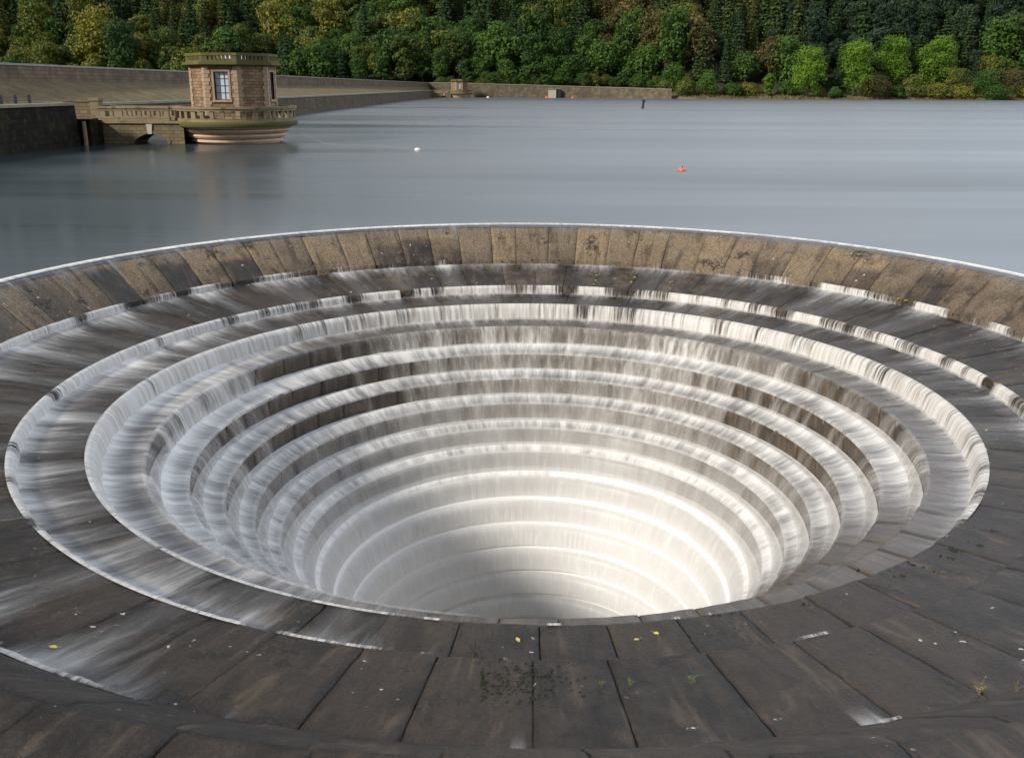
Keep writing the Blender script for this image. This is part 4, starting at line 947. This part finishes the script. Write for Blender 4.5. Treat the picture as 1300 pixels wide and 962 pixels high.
shore = [
 ('broadleaf_tree', 1025, 4, 17.6, 12.6, 'bright', 'brightest lime green tree, full and oval, at the water edge on the right', 'tree', 3),
 ('broadleaf_tree', 1035, 15, 16.2, 8.3, 'green', 'mid green tree peeping over the brightest lime green tree', 'tree', 102),
 ('broadleaf_tree', 1083, 7, 19.4, 14.9, 'bright', 'broad yellowish green tree right of the brightest lime green one', 'tree', 103),
 ('broadleaf_tree', 1131, 13, 20.6, 14.4, 'bright', 'tall grass green tree behind the rounded grey green bush', 'tree', 104),
 ('broadleaf_tree', 1185, 15, 19.4, 16.0, 'bright', 'wide light green tree furthest right of the bright shore trees', 'tree', 105),
 ('broadleaf_tree', 975, 4, 8.5, 4.6, 'bright', 'small lime green tree standing alone on the grassy shore', 'tree', 106),
 ('broadleaf_tree', 900, 4, 8.3, 8.3, 'green', 'rounded dark green tree at the right end of the far wall', 'tree', 107),
 ('broadleaf_tree', 1215, 7, 10.5, 11.0, 'olive', 'olive tree with yellow tints right of the bright shore trees', 'tree', 108),
 ('broadleaf_tree', 1250, 5, 9.7, 11.0, 'green', 'dark broad tree overhanging the shore near the right edge', 'tree', 109),
 ('broadleaf_tree', 1287, 4, 9.7, 11.0, 'rust', 'brownish tree overhanging the water at the right edge', 'tree', 110),
 ('shore_bush', 1110, 3, 8.0, 12.1, 'rust', 'large rounded grey brown bush at the water edge between bright trees', 'bush', 111),
 ('shore_bush', 1160, 3, 7.5, 9.1, 'olive', 'grey green bush right of the rounded grey brown one', 'bush', 112),
 ('shore_bush', 1190, 2.5, 5.2, 9.1, 'olive', 'low wide bush under the furthest right bright tree', 'bush', 113),
 ('shore_bush', 1225, 2.5, 4.2, 9.1, 'olive', 'low yellow green bush leaning over the water on the right', 'bush', 114),
 ('shore_bush', 1265, 2, 4.2, 10.1, 'green', 'low dark bush at the waterline near the right edge', 'bush', 115),
 ('shore_bush', 1300, 2, 5.2, 9.1, 'olive', 'low olive bush at the waterline cut by the right edge', 'bush', 116),
 ('shore_bush', 872, 3, 5.2, 9.1, 'olive', 'pale olive bush where the far wall meets the shore', 'bush', 117),
 ('shore_bush', 848, 3, 3.7, 8.1, 'olive', 'low bush covering the very end of the far wall', 'bush', 118),
 ('shore_bush', 930, 6, 3.7, 9.1, 'green', 'low dark bush right of the rounded dark green tree', 'bush', 119),
 ('shore_bush', 1000, 9, 5.2, 8.1, 'green', 'dark bush between the small lime tree and brightest tree', 'bush', 120),
 ('shore_bush', 1062, 2.5, 3.7, 6.0, 'green', 'small bush at the water between two bright trees', 'bush', 121),
 ('shore_bush', 950, 7, 3.3, 10.1, 'olive', 'low yellowish bush on the grassy shore left of the small lime tree', 'bush', 122),
 ('shore_bush', 1140, 2.5, 4.2, 6.0, 'green', 'small dark bush wedged between the grey brown and grey green bushes', 'bush', 123),
]
for q in shore:
    shore_tree(*q[:9], seed=q[8] if False else q[8]) if False else shore_tree(q[0], q[1], q[2], q[3], q[4], q[5], q[6], q[7], q[8], low=.02 if q[0] == 'shore_bush' or q[1] == 1025 else .06, nl=7000 if q[3] > 12 else 3600, leaf=.30 if q[3] > 12 else .26)
# scrub along the top of the far retaining wall: individual shrubs
rr_ = random.Random(5)
for i in range(44):
    x = -36 + i * 1.95 + rr_.uniform(-.6, .6); y = float(yb(x)) + rr_.uniform(3, 9)
    me = rr_.choice(MESH['green' if rr_.random() < .75 else 'olive']); o = bpy.data.objects.new('shrub', me); COL.objects.link(o)
    o.location = (x, y, float(hill_h(x, y)) - .9); k_ = rr_.uniform(.28, .52); o.scale = (k_, k_, k_ * .85); o.rotation_euler = (0, 0, rr_.uniform(0, 6))
    tag(o, 'green shrub growing close above the far retaining wall', 'shrub', 'shrubs above the far retaining wall')
# rough grass tufts along the open shore
gv = []; gr = np.random.default_rng(4)
gxx = gr.uniform(47, 200, 9000); gss = gr.uniform(.6, 10, 9000); gy = yb(gxx) + gss; gz = hill_h(gxx, gy)
ang = gr.uniform(0, PI, 9000); hh = gr.uniform(.25, .7, 9000); wd = gr.uniform(.08, .3, 9000)
ca, sa = np.cos(ang) * wd, np.sin(ang) * wd
V = np.stack([np.stack([gxx - ca, gy - sa, gz - .1], 1), np.stack([gxx + ca, gy + sa, gz - .1], 1), np.stack([gxx + ca * .5 + .1, gy + sa * .5, gz + hh], 1), np.stack([gxx - ca * .4 + .1, gy - sa * .4, gz + hh * .9], 1)], 1).reshape(-1, 3)
mg = leafmat('shore_grass', (.10, .11, .03), (.26, .22, .10))
o = mobj('grass', npmesh('grass', V, np.arange(len(V)).reshape(-1, 4), None, {'tv': np.repeat(gr.uniform(0, 1, 9000), 4)}), mg); tag(o, 'rough pale grass on the open shore', kind='stuff')

# ------------------------------------------------------------------ small things on the spillway
def ring_z(x, y):
    r_ = math.hypot(x, y)
    if r_ > 10.771: return float(np.interp(r_, [q[0] for q in rim_path[:-2]][::-1], [q[1] for q in rim_path[:-2]][::-1]))
    pv = RINGS[0]
    for R_ in RINGS[1:]:
        if r_ > R_[0]: return pv[2] + (R_[1] - pv[2]) * (pv[0] - r_) / (pv[0] - R_[0])
        pv = R_
    return -9
def at_px_z(px, py):
    """walk the viewing ray down to the stone"""
    ray = fw + r2 * ((px - 650) / fpx) - u2 * ((py - 436) / fpx); o_ = Vector((0, -Dc, Hc)); t = 3.0
    while t < 45:
        p = o_ + ray * t
        if p.z <= ring_z(p.x, p.y): return p.x, p.y, ring_z(p.x, p.y)
        t += .01
    return None
M_LEAF = plain('fallen_leaf', (.62, .55, .10), .6, .3, 20, .1)
def leaf(px, py, s, rz, label):
    p = at_px_z(px, py)
    if not p: return
    b = MB(); pts = [(0, -.5), (.22, -.3), (.34, 0), (.2, .3), (0, .55), (-.2, .3), (-.34, 0), (-.22, -.3)]
    top_ = [(x * s, y * s, .012 + .25 * s * (abs(x) + .3 * y * y)) for x, y in pts]
    c = (0, 0, .012)
    for i in range(8):
        j = (i + 1) % 8; b.poly([c, top_[i], top_[j]]); 
    b.tube([(0, -.5 * s, .02), (0.02 * s, -.85 * s, .03)], .02 * s, 5)
    o = b.build('fallen_leaf', M_LEAF); o.location = (p[0], p[1], p[2] + .02); o.rotation_euler = (.15, .1, rz); tag(o, label, 'leaf', 'yellow leaves fallen on the steps')
for q in [(657, 815, .075, .4, 'yellow leaf lying left of the brown patch on the near step'), (808, 815, .07, 2, 'yellow leaf on the near step, lower of the pair right of the brown patch'),
          (833, 807, .075, 4, 'upright yellow leaf on the near step, upper of the pair'), (68, 825, .09, 1.5, 'large yellow leaf on dark wet stone at lower left'),
          (1167, 483, .05, 1, 'tiny pale leaf on the dark outer tread at right, upper one'), (1222, 508, .05, 2, 'tiny pale leaf low on the outer tread at right'),
          (1220, 535, .05, 3, 'tiny pale leaf on the right tread under the waterfall'), (1252, 548, .05, 5, 'tiny pale leaf on the right tread near its outer edge'),
          (1265, 560, .05, 2.5, 'tiny pale leaf further right on the same tread'), (1251, 572, .06, .4, 'tiny pale leaf below the others on the right tread'),
          (1259, 445, .05, .9, 'tiny yellow leaf high on the right outer tread')]: leaf(*q)
# weeds in the joints
M_WEED = plain('weed_leaf', (.10, .22, .04), .6, .4, 15, .1); M_STEM = plain('weed_stem', (.22, .13, .07), .7, .3, 15, .1)
def weed(px, py, h, n_, label, seed, mat=None, dry=False):
    p = at_px_z(px, py)
    if not p: return
    r = random.Random(seed); t = empty('weed', p); tag(t, label, 'weed', 'weeds rooted in the stone joints')
    st = MB(); lf = MB()
    for i in range(n_):
        a = r.uniform(0, 6.28); lean = r.uniform(.2, .7); hh = h * r.uniform(.5, 1)
        pts = [(0, 0, -.01)] + [(lean * hh * u * u * math.cos(a), lean * hh * u * u * math.sin(a), hh * u) for u in (.35, .7, 1)]
        st.tube(pts, .0035, 5, .0015)
        for u in [.3, .5, .7, .85, 1.0][1 if dry else 0:]:
            x, y, z = lean * hh * u * u * math.cos(a), lean * hh * u * u * math.sin(a), hh * u
            for _ in range(1 if dry else 2):
                b_ = r.uniform(0, 6.28); L = h * r.uniform(.12, .22) * (.5 if dry else 1); ww_ = L * .28; c_, s_ = math.cos(b_), math.sin(b_)
                lf.poly([(x, y, z), (x + L * .5 * c_ - ww_ * s_, y + L * .5 * s_ + ww_ * c_, z + L * .25), (x + L * c_, y + L * s_, z + L * .15), (x + L * .5 * c_ + ww_ * s_, y + L * .5 * s_ - ww_ * c_, z + L * .2)])
    st.build('stem', M_STEM, t); lf.build('leaves', mat or M_WEED, t)
weed(1243, 884, .17, 5, 'brown stemmed weed with a few green leaves at lower right', 1, M_LEAF, True)
weed(1290, 878, .14, 3, 'dry arching stalk at the lower right corner', 2, M_STEM, True)
weed(800, 872, .09, 7, 'small green weed on the near rim, right of centre', 3)
weed(878, 868, .10, 7, 'green weed sprouting right of the small one on the near rim', 4)
weed(763, 872, .07, 6, 'tiny green weed on the near rim, nearest the centre', 5)
M_MOSSD = plain('dark_moss', (.02, .028, .012), .95, .4, 12, .6); M_MOSSY2 = plain('yellow_moss', (.30, .26, .03), .95, .4, 12, .6)
# tufts of moss: many small lumps
def tufts(name, spots_, mat, label, seed):
    r = np.random.default_rng(seed); VV = []; FF = []; off = 0
    for (x, y, z, s_) in spots_:
        for _ in range(3):
            cx_, cy_ = x + r.normal(0, s_ * .5), y + r.normal(0, s_ * .5); q = 8; R_ = s_ * r.uniform(.4, .9)
            a = np.linspace(0, 2 * PI, q, endpoint=False); jr = r.uniform(.7, 1.2, q)
            A_ = np.stack([cx_ + R_ * jr * np.cos(a), cy_ + R_ * jr * np.sin(a), np.full(q, z - .01)], 1); B_ = np.stack([cx_ + R_ * .55 * jr * np.cos(a), cy_ + R_ * .55 * jr * np.sin(a), np.full(q, z + R_ * .45)], 1)
            VV += [A_, B_, [[cx_, cy_, z + R_ * .6], [cx_, cy_, z + R_ * .6]]]
            for i in range(q):
                j = (i + 1) % q; FF.append((off + i, off + j, off + q + j, off + q + i)); FF.append((off + q + i, off + q + j, off + 2 * q, off + 2 * q + 1) if False else (off + q + i, off + q + j, off + 2 * q, off + 2 * q))
            off += 2 * q + 2
    V = np.concatenate([np.asarray(v) for v in VV]); me = bpy.data.meshes.new(name)
    me.from_pydata([tuple(v) for v in V], [], [tuple(dict.fromkeys(f)) for f in FF]); me.update()
    for p in me.polygons: p.use_smooth = True
    o = mobj(name, me, mat); tag(o, label, kind='stuff')
sp = []; r = random.Random(8)
for px, py in [(1193, 706), (1210, 698), (1230, 688), (1262, 674), (1252, 680), (1222, 700), (1241, 693), (1220, 699), (1160, 716), (1172, 720), (1187, 726), (1205, 708), (1150, 728), (1146, 732), (1135, 733), (1120, 738), (1107, 742), (1098, 744), (1022, 766), (910, 781), (930, 781), (941, 781), (1089, 724)]:
    p = at_px_z(px, py)
    if p: sp.append((*p, r.uniform(.018, .05)))
for i in range(230):
    p = at_px_z(min(max(r.gauss(660, 34), 612), 760), r.gauss(866, 13))
    if p: sp.append((*p, r.uniform(.005, .017)))
for i in range(70):   # moss along joints at the brinks
    k = r.choice([0, 0, 1, 1]); th_ = r.uniform(20, 128); R_, zb, zs = RINGS[k]
    sp.append(((R_ + r.uniform(-.01, .06)) * math.cos(math.radians(th_)), (R_ + .02) * math.sin(math.radians(th_)), zb - r.uniform(0, .06), r.uniform(.015, .045)))
tufts('moss', sp, M_MOSSD, 'dark moss tufts dotted on the stone steps', 1)
sp = []
for px, py in [(756, 345), (757, 350), (757, 356), (755, 361), (806, 352), (802, 358), (852, 358), (850, 366), (846, 372), (484, 396), (486, 404), (1141, 386), (1160, 388), (1150, 387), (1054, 346), (1263, 500)]:
    p = at_px_z(px, py)
    if p: sp.append((*p, .045))
tufts('yellow_moss', sp, M_MOSSY2, 'yellow green moss tufts in the joints of the far side', 2)
# twig caught on the brink
p = at_px_z(603, 832)
if p:
    t = MB(); 
    for a, L in ((2.0, .16), (1.55, .2), (1.1, .14), (.7, .12)): t.tube([(0, 0, 0), (L * .5 * math.cos(a), .02, L * .55 * math.sin(a)), (L * math.cos(a), .0, L * math.sin(a))], .005, 5, .002)
    o = t.build('twig', M_IRON); o.location = p; tag(o, 'dark branched twig caught on the near brink', 'twig')
